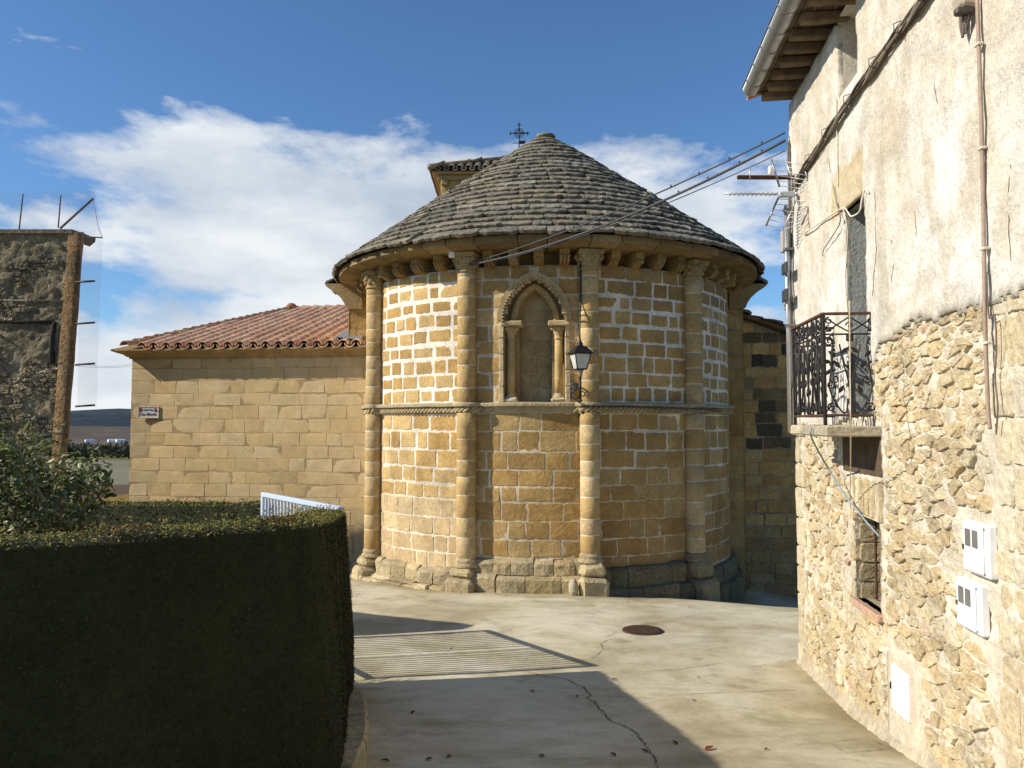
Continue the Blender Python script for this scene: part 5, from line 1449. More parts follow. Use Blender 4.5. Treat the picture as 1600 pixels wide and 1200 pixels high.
# quoins at the far corner and beside the meters
z = zg(0) - .1; k = 0
while z < -.08:
    h = random.uniform(.22, .36); w = (.20, .38)[k % 2] * random.uniform(.9, 1.1)
    block(mb, hw, -.01, w, z + .008, z + h - .008, .006, .028, shade((.58, .49, .33), random.uniform(.9, 1.08)), .007, .003); z += h; k += 1
for a, b, h in ((4.48, 4.98, .30),):
    z = zg(4.7) + .02; k = 0
    while z < .60:
        h = random.uniform(.16, .30); w0 = 4.54 + (.0, .05)[k % 2]; m_ = random.uniform(4.68, 4.78)
        for q0, q1 in ((w0, m_), (m_ + .016, 5.02)):
            block(mb, hw, q0, q1, z + .008, z + h - .008, .006, .016, shade(random.choice([(.60, .51, .35), (.57, .47, .30), (.62, .55, .41)]), random.uniform(.92, 1.06)), .010, .002)
        z += h; k += 1
u = 2.02                                                     # upright stones over the lower window
while u < 2.72:
    w = random.uniform(.05, .11); block(mb, hw, u + .006, min(u + w, 2.75) - .004, -.775 + random.uniform(-.01, .01), -.445 + random.uniform(-.03, 0), .0, .03, hstone(0, 0), .007, .005); u += w
z = -1.55
while z < -.74:                                              # stones on the far jamb of the lower window
    h = random.uniform(.13, .2); block(mb, hw, 1.93, 2.05, z, z + h - .012, .0, .03, hstone(0, 0), .006, .004)
    block(mb, lambda a, b, o: hw(2.05 + o, b, -a), .01, .34, z, z + h - .012, .004, .02, shade(random.choice([(.42, .34, .2), (.36, .31, .22), (.48, .38, .22)]), random.uniform(.85, 1.1)), .006, .004); z += h
part('rubble_wall', mb, M_RUBBLE, house)

mb = MB()                                                    # reveals, dark insides and the plain far and back walls
def reveal(key, depth, col, back, sill_slope=0.0):
    a, b, c, d = OP[key]; e = .02
    for q in ([hw(a, c, e), hw(a, d, e), hw(a, d, -depth), hw(a, c, -depth)], [hw(b, c, e), hw(b, d, e), hw(b, d, -depth), hw(b, c, -depth)],
              [hw(a, d, e), hw(b, d, e), hw(b, d, -depth), hw(a, d, -depth)], [hw(a, c, e), hw(b, c, e), hw(b, c + sill_slope, -depth), hw(a, c + sill_slope, -depth)]):
        n = 6; V = [q[0].lerp(q[3], i / n).lerp(q[1].lerp(q[2], i / n), j / n) for i in range(n + 1) for j in range(n + 1)]
        mb.add(V, [(i * 7 + j, (i + 1) * 7 + j, (i + 1) * 7 + j + 1, i * 7 + j + 1) for i in range(n) for j in range(n)], lambda v: shade(col, 1 + .25 * nz(v[0], v[1], v[2], 4)))
    mb.add([hw(a, c, -depth + .001), hw(b, c, -depth + .001), hw(b, d, -depth + .001), hw(a, d, -depth + .001)], [(0, 1, 2, 3)], back)
reveal('door', .34, (.34, .355, .335), (.12, .11, .10)); reveal('upper', .30, (.60, .56, .48), (.45, .40, .33), .12); reveal('lower', .34, (.40, .33, .22), (.02, .018, .015))
zb = -3.2
mb.add([hw(0, zb, 0.0), hw(0, zb, -6), hw(0, ZH, -6), hw(0, ZH, 0.0)], [(0, 1, 2, 3)], (.52, .46, .34))
mb.add([hw(S_END, zb, 0), hw(S_END, zb, -6), hw(S_END, ZH, -6), hw(S_END, ZH, 0)], [(0, 1, 2, 3)], (.52, .46, .34))
mb.add([hw(0, zb, -6), hw(S_END, zb, -6), hw(S_END, ZH, -6), hw(0, ZH, -6)], [(0, 1, 2, 3)], (.52, .46, .34))
part('reveals', mb, M_PLASTER, house)

mb = MB()
def plcol(u, v):
    n = nz(u, v * .5, 2, 1.1); n2 = nz(u * 1.6, v * .9, 6, 2.2); n3 = nz(u, v, 12, 7)
    c = mixc((.62, .57, .475), (.71, .68, .61), .5 + 1.0 * n)
    if n2 > .02: c = mixc(c, (.55, .47, .345), min(.55, (n2 - .02) * 1.8))
    c = shade(c, 1 + .07 * n3)
    if 1.60 < u < 2.55 and 1.88 < v < 2.3 + .1 * nz(u, 0, 0, 3): c = mixc(c, (.52, .41, .22), .75)          # ochre patch over the balcony door
    if 2.52 < u < 2.66 and v < 2.4: c = mixc(c, (.70, .67, .60), .8)
    if 2.80 < u < 3.02 + .05 * nz(v, 0, 0, 2) and .75 < v < 1.9 + .2 * nz(u, 0, 0, 4): c = mixc(c, (.46, .41, .31), .5)
    if 3.02 < u < 3.25 and .9 < v < 2.0: c = mixc(c, (.68, .65, .57), .5)
    if v < zl(u) + .05 and u > 2.6: c = mixc(c, (.42, .38, .30), .7)
    if v > ZH - .12: c = mixc(c, (.42, .38, .30), .5)
    return c
sheet(mb, hw, gridcoords(0, S_END, .032, marks_s), gridcoords(-.1, ZH, .032, marks_z), inside=lambda u, v: v > zl(u) and not open_at(u, v) and v < ZH - .03 + .03 * nz(u, 0, 5, 5),
      disp=lambda u, v: .034 + .010 * nz(u, v, 0, 1.6) + .006 * nz(u, v, 0, 6) + (.007 if nz(u, v, 9, 1.3) + .3 * nz(u, v, 3, 5) > .12 else 0), col=plcol, skirt=.02)
tube(mb, [hw(1.845 + .006 * nz(0, z, 0, 3), z, .045) for z in lin(1.92, 2.97, .08)], .006, 4, (.66, .61, .5))
def crack_line(px, w=.0025):
    q = []
    for a, b in zip(px, px[1:]):
        (s0, z0), (s1, z1) = pw(*a), pw(*b); n = max(2, int(hypot(s1 - s0, z1 - z0) / .04))
        q += [(s0 + (s1 - s0) * k / n + random.uniform(-.008, .008), z0 + (z1 - z0) * k / n) for k in range(n)]
    tube(mb, [hw(s, z, .036 + .010 * nz(s, z, 0, 1.6) + .006 * nz(s, z, 0, 6)) for s, z in q], w, 4, (.20, .155, .10), caps=False)
for cl in (((1436, 330), (1440, 380), (1434, 430), (1440, 480), (1428, 505)), ((1375, 300), (1378, 390), (1370, 470)), ((1468, 130), (1480, 180), (1474, 240), (1484, 300)), ((1590, 240), (1586, 330), (1592, 420)), ((1300, 240), (1304, 270), (1299, 300)), ((1400, 360), (1404, 410), (1398, 450)), ((1510, 300), (1514, 350), (1506, 410), (1512, 440))): crack_line(cl)
part('plaster', mb, M_PLASTER, house)
# eaves: boards on rafters, tiles above, zinc gutter along the edge
mb = MB(); T = lambda x, y, z: hw(x, z, y)                      # local frame: x along the wall, y outwards
for k in range(10):
    o = -.05 + k * .045
    box(mb, .04 + random.uniform(-.01, .01), S_END, o + .002, o + .043, ZH + .09 + .002 * (k % 2), ZH + .115, T, shade((1, 1, 1), random.uniform(.7, 1.3)), .003)
part('eave_boards', mb, M_WOOD, house)
s = .10
while s < S_END:
    mb = MB(); w = random.uniform(.04, .055); e = random.uniform(.34, .39); j = random.uniform(-.015, .015)
    box(mb, s - w, s + w, -.08, e, ZH - .005 + j * .3, ZH + .088, T, shade((1.6, 1.5, 1.3), random.uniform(.7, 1.3)), .012, jit=.006)
    part('rafter', mb, M_WOOD, house); s += random.uniform(.27, .33)
mb = MB()
def hroof(a, s_, o): return hw(S_END - a, ZH + .16 + s_ * .30 + o, .44 - s_ * .954)
barrel_tiles(mb, hroof, S_END - .0, 4.6, .225, .37, terracotta)
mb.add([hroof(0, 0, -.03), hroof(S_END, 0, -.03), hroof(S_END, 5, -.03), hroof(0, 5, -.03)], [(0, 1, 2, 3)], (.2, .12, .08))
part('roof', mb, M_TILE, house)
mb = MB(); n = 12; GZ, GO, GR = ZH + .165, .465, .098
xs_ = [.05, S_END]; V = []
for x in xs_:
    for rr in (GR, GR - .006):
        for k in range(n + 1):
            t = pi + pi * k / n; V.append(hw(x, GZ + rr * sin(t), GO + rr * cos(t)))
m = n + 1
F = [(k, k + 1, 2 * m + k + 1, 2 * m + k) for k in range(n)] + [(m + k, 3 * m + k, 3 * m + k + 1, m + k + 1) for k in range(n)] + [(0, 2 * m, 3 * m, m), (n, m + n, 3 * m + n, 2 * m + n), tuple(range(n + 1))]
mb.add(V, F, (1, 1, 1), smooth=True)
tube(mb, [hw(.05, GZ + .004, GO + GR + .003), hw(S_END, GZ + .004, GO + GR + .003)], .008, 6)
gut = part('gutter', mb, M_ZINC, house)
s = .32
while s < S_END:
    mb = MB(); V = []
    for x in (s - .009, s + .009):
        for rr in (GR + .001, GR + .009):
            for k in range(n + 1):
                t = pi + pi * k / n; V.append(hw(x, GZ + rr * sin(t), GO + rr * cos(t)))
    F = [(m + k, 3 * m + k, 3 * m + k + 1, m + k + 1) for k in range(n)] + [(k, m + k, m + k + 1, k + 1) for k in range(n)] + [(2 * m + k, 2 * m + k + 1, 3 * m + k + 1, 3 * m + k) for k in range(n)]
    mb.add(V, F, (1.15, 1.15, 1.15)); box(mb, s - .009, s + .009, GO - GR - .10, GO - GR - .001, GZ - .004, GZ + .004, T); part('gutter_bracket', mb, M_ZINC, gut); s += .40

# balcony
mb = MB()
box(mb, 1.56, 1.96, -.1, .44, -.102, -.012, T, (.56, .48, .33), .014, jit=.005); box(mb, 1.966, 2.735, -.1, .432, -.102, -.016, T, (.40, .35, .25), .012, jit=.005)
part('balcony_slab', mb, M_RUBBLE, house)
mb = MB(); box(mb, 1.72, 2.72, -.1, .018, -.428, -.104, T, (1, .9, .8), .01, jit=.004); part('lintel_beam', mb, M_WOOD, house)
rail = thing('balcony_railing', 'black wrought iron balcony railing with scrolls and leaf sprays on the plastered house', 'railing', hw(2.1, -.01, .2))
RO, RS0, RS1, RZ0, RZ1 = .405, 1.61, 2.62, .07, .895
def spiral(c, r0, turns, a0, n=18, sg=1):
    return [(c[0] + r0 * (1 - .8 * k / n) * cos(a0 + sg * 2 * pi * turns * k / n), c[1] + r0 * (1 - .8 * k / n) * sin(a0 + sg * 2 * pi * turns * k / n)) for k in range(n + 1)]
def scroll_panel(mb, M, w, z0, z1):
    """wrought scrolls in a panel w wide; M(x, z) gives the point"""
    H = z1 - z0; r = .0065
    def cv(pts, rr=r): tube(mb, [M(x, z) for x, z in pts], rr, 5)
    def sp(pts, rr=r): cv([(p.x, p.y) for p in spline([Vector((x, z, 0)) for x, z in pts], 6)], rr)
    fz = z1 - .155                                            # frieze with crossed scrolls
    cv([(0, fz), (w, fz)], .008)
    for sx in (0, 1):
        X = lambda x: x if sx == 0 else w - x
        sp([(X(.02), z1 - .02), (X(w * .25), fz + .075), (X(w * .48), fz + .02)]); sp([(X(.02), fz + .02), (X(w * .25), fz + .075), (X(w * .48), z1 - .02)])
        for zc in (z1 - .045, fz + .045): cv([(X(x), z) for x, z in spiral((.045, zc), .03, 1.2, pi / 2)])
        # tall S stems with curled ends
        sp([(X(w * .06), fz - .05), (X(w * .13), fz - .03), (X(w * .17), fz - .10), (X(w * .12), z0 + H * .42), (X(w * .10), z0 + H * .25), (X(w * .28), z0 + .05), (X(w * .40), z0 + .02), (X(w * .44), z0 + .12)], .0075)
        cv([(X(x), z) for x, z in spiral((w * .13, z0 + .06), .042, 1.4, 0)]); cv([(X(x), z) for x, z in spiral((w * .10, fz - .06), .032, 1.3, pi)])
        cv([(X(x), z) for x, z in spiral((w * .20, z0 + H * .36), .036, 1.3, pi)])
        sp([(X(w * .5), z0 + .02), (X(w * .47), z0 + H * .3), (X(w * .36), z0 + H * .55), (X(w * .30), fz - .08)], .007)
        for (lx, lz, la) in ((.22, .58, 2.4), (.34, .62, .7), (.30, .47, 2.2), (.40, .50, -.6), (.14, .52, 2.8), (.27, .22, 1.0)):   # leaves
            x, z = w * lx, z0 + H * lz; dx_, dz_ = cos(la), sin(la); V = []
            for t, wd in ((0, .004), (.4, .018), (.75, .012), (1, .002)):
                for q in (-1, 1): V.append(M(X(x + dx_ * t * .075 - dz_ * wd * q), z + dz_ * t * .075 + dx_ * wd * q))
            mb.add(V, [(2 * i, 2 * i + 1, 2 * i + 3, 2 * i + 2) for i in range(3)])
    cv([(w / 2, z0), (w / 2, fz)], .0065); cv([(x, z) for x, z in spiral((w / 2, fz + .07), .03, 1.0, 0)])
    T2 = frame(M(w / 2, fz - .03), M(1, 0) - M(0, 0), (0, 0, 1)); box(mb, -.03, .03, -.03, .03, -.012, .012, T2, ch=.01)
NP = 3; pwid = (RS1 - RS0) / NP
for k in range(NP):
    mb = MB(); s0 = RS0 + pwid * k; scroll_panel(mb, lambda x, z, s0=s0: hw(s0 + x, z, RO), pwid, RZ0, RZ1 - .015); part('scroll_panel', mb, M_IRON, rail)
for k in range(7):
    s0 = RS0 + (RS1 - RS0) * (k + .5) / 7; mb = MB(); tube(mb, [hw(s0, RZ0, RO), hw(s0, RZ1, RO)], .008, 5); box(mb, s0 - .014, s0 + .014, RO - .014, RO + .014, .45, .49, T, ch=.004); part('bar', mb, M_IRON, rail)
for s0 in (RS0, RS1):
    mb = MB(); scroll_panel(mb, lambda x, z, s0=s0: hw(s0, z, x), RO, RZ0, RZ1 - .015); part('scroll_panel', mb, M_IRON, rail)
mb = MB()
box(mb, RS0 - .015, RS1 + .015, RO - .018, RO + .018, RZ1 - .014, RZ1 + .008, T, ch=.004)
for s0 in (RS0, RS1): box(mb, s0 - .015, s0 + .015, .03, RO - .0185, RZ1 - .014, RZ1 + .008, T, ch=.004)
part('top_rail', mb, M_RUST, rail)
mb = MB()
box(mb, RS0 - .012, RS1 + .012, RO - .012, RO + .012, RZ0 - .012, RZ0 + .008, T, ch=.003)
for s0 in (RS0, RS1): box(mb, s0 - .012, s0 + .012, .03, RO - .0125, RZ0 - .012, RZ0 + .008, T, ch=.003)
part('bottom_rail', mb, M_RUST, rail)
for s0 in (RS0, RS1):
    mb = MB(); box(mb, s0 - .013, s0 + .013, RO - .013, RO + .013, -.014, RZ1 - .015, T, ch=.003); part('post', mb, M_IRON, rail)
# lower window grille
gr = []
for k in range(3):
    s0 = 2.16 + k * .17; mb = MB()
    tube(mb, [hw(s0 + .004 * sin(z * 40), z, -.11) for z in lin(-1.49, -.79, .03)], [.010 + .005 * (1 if i % 4 == 0 else 0) for i in range(len(lin(-1.49, -.79, .03)))], 6); part('grille_bar', mb, M_RUST, house)
mb = MB(); box(mb, 2.0, 2.70, -.2, .07, -1.56, -1.502, T, (.55, .36, .24), .012, jit=.004); part('window_sill', mb, M_RUBBLE, house)
# rendered patch and slab at the foot of the wall
mb = MB(); sheet(mb, hw, lin(2.80, 3.42, .05), lin(-2.75, -1.69, .05), inside=lambda u, v: not (abs(u - 3.11) > .27 + .04 * nz(v, 1, 1, 4) and v > -1.72), disp=lambda u, v: .032 + .006 * nz(u, v, 0, 5), col=lambda u, v: shade((.62, .545, .42), 1 + .1 * nz(u, v, 0, 3)), skirt=.02)
part('rendered_patch', mb, M_PLASTER, house)

# meters and hatch, each a thing fixed to the wall
WH = (.74, .745, .75)
for (a, b, c, d, lab) in ((4.235, 4.548, -.872, -.570, 'upper white meter box with two dark windows on the rubble wall'), (4.125, 4.435, -1.218, -.925, 'lower white meter box with two dark windows on the rubble wall')):
    t = thing('meter_box', lab, 'meter box', hw((a + b) / 2, c, .03), 'white meter boxes on the house wall')
    mb = MB(); box(mb, a, b, .005, .058, c, d, T, WH, .010); body = part('body', mb, M_PAINT, t)
    mb = MB(); box(mb, a + .018, b - .05, .059, .068, c + .015, d - .015, T, shade(WH, 1.04), .006)
    part('door', mb, M_PAINT, t)
    for x0 in (a + .055, a + .145):
        mb = MB(); box(mb, x0, x0 + .062, .0685, .074, d - .145, d - .045, T, (.16, .16, .15), .008); part('window', mb, plain_mat('smoked pane', (1, 1, 1), .2), t)
    mb = MB(); box(mb, a + .024, a + .036, .0685, .078, (c + d) / 2 - .02, (c + d) / 2 + .01, T, (.06, .06, .06), .003); part('lock', mb, M_PAINT, t)
    mb = MB(); box(mb, b - .046, b - .038, .059, .066, d - .03, d - .022, T, (.2, .2, .2)); box(mb, b - .046, b - .038, .059, .066, c + .02, c + .028, T, (.2, .2, .2)); part('hinge', mb, M_PAINT, t)
t = thing('wall_hatch', 'plain white utility hatch low in the rendered foot of the wall', 'hatch', hw(3.11, -2.12, .03))
mb = MB(); box(mb, 2.955, 3.265, .02, .052, -2.125, -1.795, T, (.78, .77, .74), .008); part('frame', mb, M_PAINT, t)
mb = MB(); box(mb, 2.968, 3.252, .0525, .06, -2.112, -1.808, T, (.82, .81, .78), .004); part('door', mb, M_PAINT, t)
mb = MB(); box(mb, 2.952, 2.966, .0525, .068, -1.98, -1.93, T, (.25, .22, .18), .003); part('lock', mb, M_RUST, t)

# ================================================================== CABLES AND AERIALS
# bundle of cables tacked along the plaster
bl = [pw(*q) for q in ((1250, 292), (1268, 262), (1300, 215), (1345, 150), (1400, 75), (1450, 10), (1500, -60), (1560, -150))]
cb = thing('cable_bundle', 'thick bundle of old brown cables sagging diagonally across the upper plaster', 'cables', hw(1.5, 2.72, .05))
bs = spline([Vector((a, b, 0)) for a, b in bl], 14)
for k in range(11):
    ph = random.uniform(0, 6.3); am = random.uniform(.006, .042); fr_ = random.uniform(.9, 2.0); mb = MB(); off = random.uniform(-.032, .032)
    tube(mb, [hw(p.x, p.y + off + am * .6 * sin(p.x * fr_ * 4 + ph) + .01 * nz(p.x, k, 0, 3), .075 + am * cos(p.x * fr_ * 4 + ph) * .6) for p in bs], random.uniform(.005, .011), 5, random.choice([(.10, .08, .06), (.16, .125, .085), (.42, .36, .27), (.07, .055, .045), (.3, .25, .18), (.09, .07, .05)])); part('cable', mb, M_CABLE, cb)
for k in range(8):
    p = bs[8 + 11 * k] if 8 + 11 * k < len(bs) else bs[-1]; mb = MB(); tube(mb, [hw(p.x, p.y - .05, .07), hw(p.x, p.y - .03, .125), hw(p.x, p.y + .03, .125), hw(p.x, p.y + .05, .07)], .004, 5, (.05, .045, .04)); part('cable_tie', mb, M_CABLE, cb)
# conduit down the plaster
cd = thing('conduit', 'thin brown cable conduit with white clips running down the plaster near the meters', 'conduit', hw(4.6, .08, .04))
pp = [(4.628, 3.0), (4.615, 2.406), (4.621, 1.663), (4.606, .939), (4.594, .508), (4.60, .08), (4.615, -.03)]
mb = MB(); tube(mb, [hw(p.x, p.y, .062) for p in spline([Vector((a, b, 0)) for a, b in pp], 8)], .0115, 8, (.34, .25, .19)); part('tube', mb, M_CABLE, cd)
for z in (2.75, 2.15, 1.55, .98, .45):
    mb = MB(); box(mb, 4.59, 4.64, .045, .078, z - .008, z + .008, T, (.62, .56, .46), .003); part('clip', mb, M_CABLE, cd)
mb = MB(); tube(mb, [hw(p.x, p.y, .055) for p in spline([Vector((a, b, 0)) for a, b in ((4.615, .85), (4.625, .60), (4.69, .58), (4.70, .42), (4.675, .25), (4.695, .1), (4.67, -.05))], 8)], .0045, 5, (.13, .10, .08)); part('thin_cable', mb, M_CABLE, cd)
# old insulator bracket with cable loops at the top
s0, z0 = pw(1531, 14)
bk = thing('cable_bracket', 'weathered cable bracket with drooping wire loops at the top of the plaster', 'bracket', hw(s0, z0, .03))
mb = MB(); box(mb, s0 - .07, s0 + .06, .035, .13, z0 + .0, z0 + .09, T, (.45, .38, .28), .015, jit=.008); box(mb, s0 + .0, s0 + .05, .05, .15, z0 - .045, z0 - .001, T, (.06, .05, .04), .01); part('block', mb, M_CABLE, bk)
for k in range(6):
    a = random.uniform(-.06, -.01); b = random.uniform(.0, .06); d = random.uniform(.09, .16); c = random.choice([(.07, .055, .045), (.12, .09, .07), (.3, .22, .15)]); mb = MB()
    tube(mb, [hw(p.x, p.y, .075 + .02 * k / 6) for p in spline([Vector((s0 + a, z0 + .01, 0)), Vector((s0 + a + .004, z0 - d * .6, 0)), Vector((s0 + (a + b) / 2, z0 - d, 0)), Vector((s0 + b - .004, z0 - d * .5, 0)), Vector((s0 + b, z0 + .01, 0))], 6)], random.uniform(.004, .008), 5, c); part('loop', mb, M_CABLE, bk)
# hanging cords at the balcony
def cord(name, lab, pts, r, c, o=.07):
    mb = MB(); q = [hw(a, b, oo) for a, b, oo in pts]; tube(mb, spline(q, 8), r, 5, c); single(name, mb, M_CABLE, lab, 'cord', q[-1], 'cords on the house')
A_ = lambda px, py, o: (*pw(px, py, o), o)
cord('hanging_cord', 'blue grey cord slanting from the balcony slab down to the barred window', [A_(1268, 668, .45), A_(1268, 684, .44), A_(1290, 725, .2), A_(1318, 770, .1), A_(1345, 805, .07), A_(1374, 838, .02)], .008, (.25, .32, .36))
cord('hanging_cord', 'straight cream cord hanging past the balcony railing to the lower wall', [A_(1327, 470, .43), A_(1328, 560, .44), A_(1329, 660, .46), A_(1329, 740, .2), A_(1329, 792, .06), A_(1345, 803, .05), A_(1374, 816, .03)], .0045, (.62, .54, .38))
cord('wall_cable', 'white cable looping from the aerial mast across the plaster to the balcony door head', [A_(1254, 365, .07), A_(1275, 352, .06), A_(1300, 335, .06), A_(1318, 325, .06), A_(1325, 332, .07), A_(1331, 338, .07), A_(1343, 330, .07), A_(1347, 310, .07), A_(1352, 296, .06), A_(1357, 302, .06)], .0075, (.72, .66, .55))
cord('wall_cable', 'thin cream cable running down beside the balcony door', [A_(1318, 326, .06), A_(1324, 360, .055), A_(1323, 400, .055), A_(1321, 440, .055), A_(1325, 500, .055), A_(1326, 560, .055)], .0055, (.66, .56, .40))
cord('wall_cable', 'dark drooping cable beside the plaster joint left of the balcony door', [A_(1302, 290, .06), A_(1308, 320, .06), A_(1313, 345, .07), A_(1300, 370, .07), A_(1287, 390, .06), A_(1286, 400, .06)], .005, (.2, .16, .13))

# aerial mast at the corner
am_ = thing('aerial_mast', 'grey mast with television aerials and conduits at the far corner of the house', 'aerial', hw(.12, -.1, .12))
M0 = (.13, .12)                                             # s, o of the mast
tz = lambda py, px=1248: pw(px, py, M0[1])[1]
mb = MB(); tube(mb, [hw(M0[0], -.1, M0[1]), hw(M0[0], tz(296), M0[1])], .022, 8); pole = part('pole', mb, M_ALU, am_)
for py in (500, 372, 305):
    mb = MB(); box(mb, M0[0] - .035, M0[0] + .035, .03, M0[1] + .03, tz(py) - .015, tz(py) + .015, T, (.4, .4, .4), .004); part('clamp', mb, M_ALU, am_)
for k, (ds, oo, c) in enumerate(((-.10, .05, (.30, .27, .22)), (-.06, .07, (.12, .11, .10)), (-.125, .04, (.4, .36, .28)))):
    mb = MB(); z1 = tz(176 + 8 * k); tube(mb, [hw(M0[0] + ds + .01 * sin(z * 3 + k), z, oo) for z in lin(-.1 + .5 * k, z1, .12)], .011, 6, c); part('riser', mb, M_CABLE, am_)
YB_ = 8.55
def bar(name, a, b, r, Ya=YB_, Yb=None, mat=M_ALU, c=(1, 1, 1), n=6):
    mb = MB(); tube(mb, [P(*a, Ya), P(*b, Yb or Ya)], r, n, c); return part(name, mb, mat, am_)
mb = MB(); p, q = P(1152, 277, 8.75), P(1244, 277.5, 8.78); T3 = frame(p, q - p, (0, 0, 1)); box(mb, 0, (q - p).length, -.02, .02, -.02, .02, T3, (.55, .5, .5), .004); part('steel_arm', mb, M_RUST, am_)
bar('arm_pin', (1171.5, 261), (1171.5, 282), .007, 8.74); 
mb = MB(); lathe(mb, P(1204, 270, 8.70).x, 8.70, [(.012, P(0, 274, 8.7).z), (.028, P(0, 271, 8.7).z), (.026, P(0, 266, 8.7).z), (.03, P(0, 263, 8.7).z), (.012, P(0, 259, 8.7).z)], 10, (.75, .75, .72)); part('insulator', mb, M_PAINT, am_)
mb = MB(); tube(mb, [P(1132, 302.5, YB_), P(1245, 304, 8.6)], .010, 6)
part('yagi_boom', mb, M_ALU, am_)
for k in range(12):
    px = 1142 + k * 7; c0 = P(px, 303, YB_); mb = MB(); tube(mb, [c0 + Vector((-.012, -.09, -.006)), c0 + Vector((.012, .09, .006))], .0055, 5); part('yagi_element', mb, M_ALU, am_)
mb = MB(); box(mb, 0, .17, -.03, .03, -.03, .03, frame(P(1217, 304, 8.56), (1, 0, 0), (0, 0, 1)), (.42, .47, .5), .01); part('dipole_box', mb, M_PAINT, am_)
grids = ([((1205, 249), (1218, 292), 8.62), ((1228, 251), (1242, 295), 8.5), ((1255, 257), (1269, 299), 8.22)], [((1216, 309), (1197, 353), 8.62), ((1245, 311), (1223, 360), 8.5), ((1268, 314), (1253, 351), 8.22)])
for g in grids:
    for k, (a, b, Y) in enumerate(g): bar('reflector_bar', a, b, .011 if k != 1 else .007, Y, mat=M_ALU, c=(.5, .5, .5) if k != 1 else (1, 1, 1))
    for j in range(6):
        t = (j + .2) / 5.4; q = [P(a[0] + (b[0] - a[0]) * t, a[1] + (b[1] - a[1]) * t, Y) for a, b, Y in g]; mb = MB(); tube(mb, q, .0035, 4); part('reflector_wire', mb, M_ALU, am_)
bar('strut', (1244, 300), (1250, 330), .012, 8.6, 8.7)
s0 = .06; 
mb = MB(); box(mb, .0, .09, .08, .16, tz(379, 1243), tz(342, 1243), T, (.42, .40, .34), .008); part('amplifier_case', mb, M_PAINT, am_)
for (y0, y1, lab) in ((397, 415, 0), (441, 461, 0)):
    mb = MB(); box(mb, .10, .30, .145, .175, tz(y1), tz(y0), T, (.045, .055, .045), .006); part('terminal_box', mb, M_PAINT, am_)
mb = MB(); tube(mb, spline([hw(.06, tz(455), .09), hw(-.02, tz(462), .12), hw(.0, tz(470), .12), hw(.07, tz(463), .1)], 6), .012, 6, (.3, .28, .24)); part('cable_loop', mb, M_CABLE, am_)

# overhead wires from the church to the house corner
E0 = lambda px, py: hw(.06, pw(px, py, .1)[1], .1)
def onwall(px, py, out=.12, r=R):
    """point out from the apse wall under this pixel"""
    d = ray(px, py); o = Vector((CX, CY)); a = d.x ** 2 + d.y ** 2; b = -2 * (d.x * o.x + d.y * o.y); c = o.length_squared - (r + out) ** 2
    t = (-b - sqrt(max(0, b * b - 4 * a * c))) / (2 * a); return d * t
def wire(lab, a, b, sg_, r, bumps=0, c=(.06, .06, .065)):
    mb = MB(); pts = sag(a, b, sg_, 40); tube(mb, pts, r, 6, c)
    for k in range(bumps):
        t = (k + .6) / bumps; p = pts[int(t * 40)]; tube(mb, [p + Vector((0, 0, -.01)), p + Vector((0, 0, r + .022))], .012, 5, (.03, .03, .03))
    single('overhead_wire', mb, M_CABLE, lab, 'wire', a, 'overhead wires from church to house')
wire('upper black overhead wire with small ties from the church to the house corner', onwall(735, 411, .2), E0(1240, 186), .12, .010, 13)
wire('thick lower black overhead wire from the church to the house corner', onwall(728, 415, .2), E0(1238, 202), .20, .0165, 15)
wire('thinnest overhead wire slung just below the thick one', onwall(770, 409, .25), E0(1240, 216), .12, .006, 0)
p = onwall(728, 413, .1)
def wallwire(lab, pts, r, c=(.05, .05, .05), out=.06):
    mb = MB(); q = [onwall(px, py, o) for px, py, o in pts]; tube(mb, spline(q, 8), r, 5, c); single('wall_wire', mb, M_CABLE, lab, 'wire', q[0], 'wires on the church wall')
wallwire('black wire sagging across the lit upper left bay of the apse', [(735, 413, .24), (700, 417, .08), (660, 425, .05), (630, 429, .05), (603, 426, .1), (588, 422, .24), (570, 428, .06)], .012)
wallwire('thin wire drooping in the shade under the left eaves', [(735, 412, .24), (700, 414, .1), (650, 421, .08), (610, 424, .16), (586, 421, .24)], .008)
wallwire('thin black wire level across the wall above the blind window', [(752, 410, .05), (800, 408.5, .03), (850, 408, .03), (907, 409, .1)], .008)
wallwire('thick black wire along the right of the string course', [(907, 634, .30), (936, 634.5, .3), (980, 635, .15), (1040, 637, .15), (1068, 638, .28), (1096, 639, .3), (1115, 641, .15), (1127, 643, .12)], .014)
mb = MB(); q = [P(1131, 640, 17.0), P(1131.5, 560, 17.1), P(1132, 492, 17.2)]; tube(mb, q, .02, 6, (.16, .11, .07)); single('wall_conduit', mb, M_CABLE, 'upright brown conduit in the corner between the apse and the blackened wing', 'conduit', q[0])
mb = MB(); q = [P(1133, 489, YR - .05), P(1190, 508, YR - .05), P(1247, 529, YR - .05)]; tube(mb, q, .015, 5, (.05, .05, .05)); single('wall_wire', mb, M_CABLE, 'black wire under the sloping eaves of the blackened wing', 'wire', q[0], 'wires on the church wall')
q0 = P(124, 567, YO - .1); 
for (a, b, lab) in (((124, 568), (206, 569), 'upper thin black wire between the tall rubble wall and the annex corner'), ((100, 569), (205, 572), 'lower thin black wire between the tall rubble wall and the annex corner')):
    mb = MB(); p0, p1 = P(*a, YO - .08), P(*b, YA + .66); tube(mb, sag(p0, p1, .05, 12), .003, 5, (.05, .05, .06)); single('overhead_wire', mb, M_CABLE, lab, 'wire', p0, 'wires left of the annex')
p = onwall(706, 398, .32); jb = thing('junction_box', 'small white junction box under the church eaves', 'box', p)
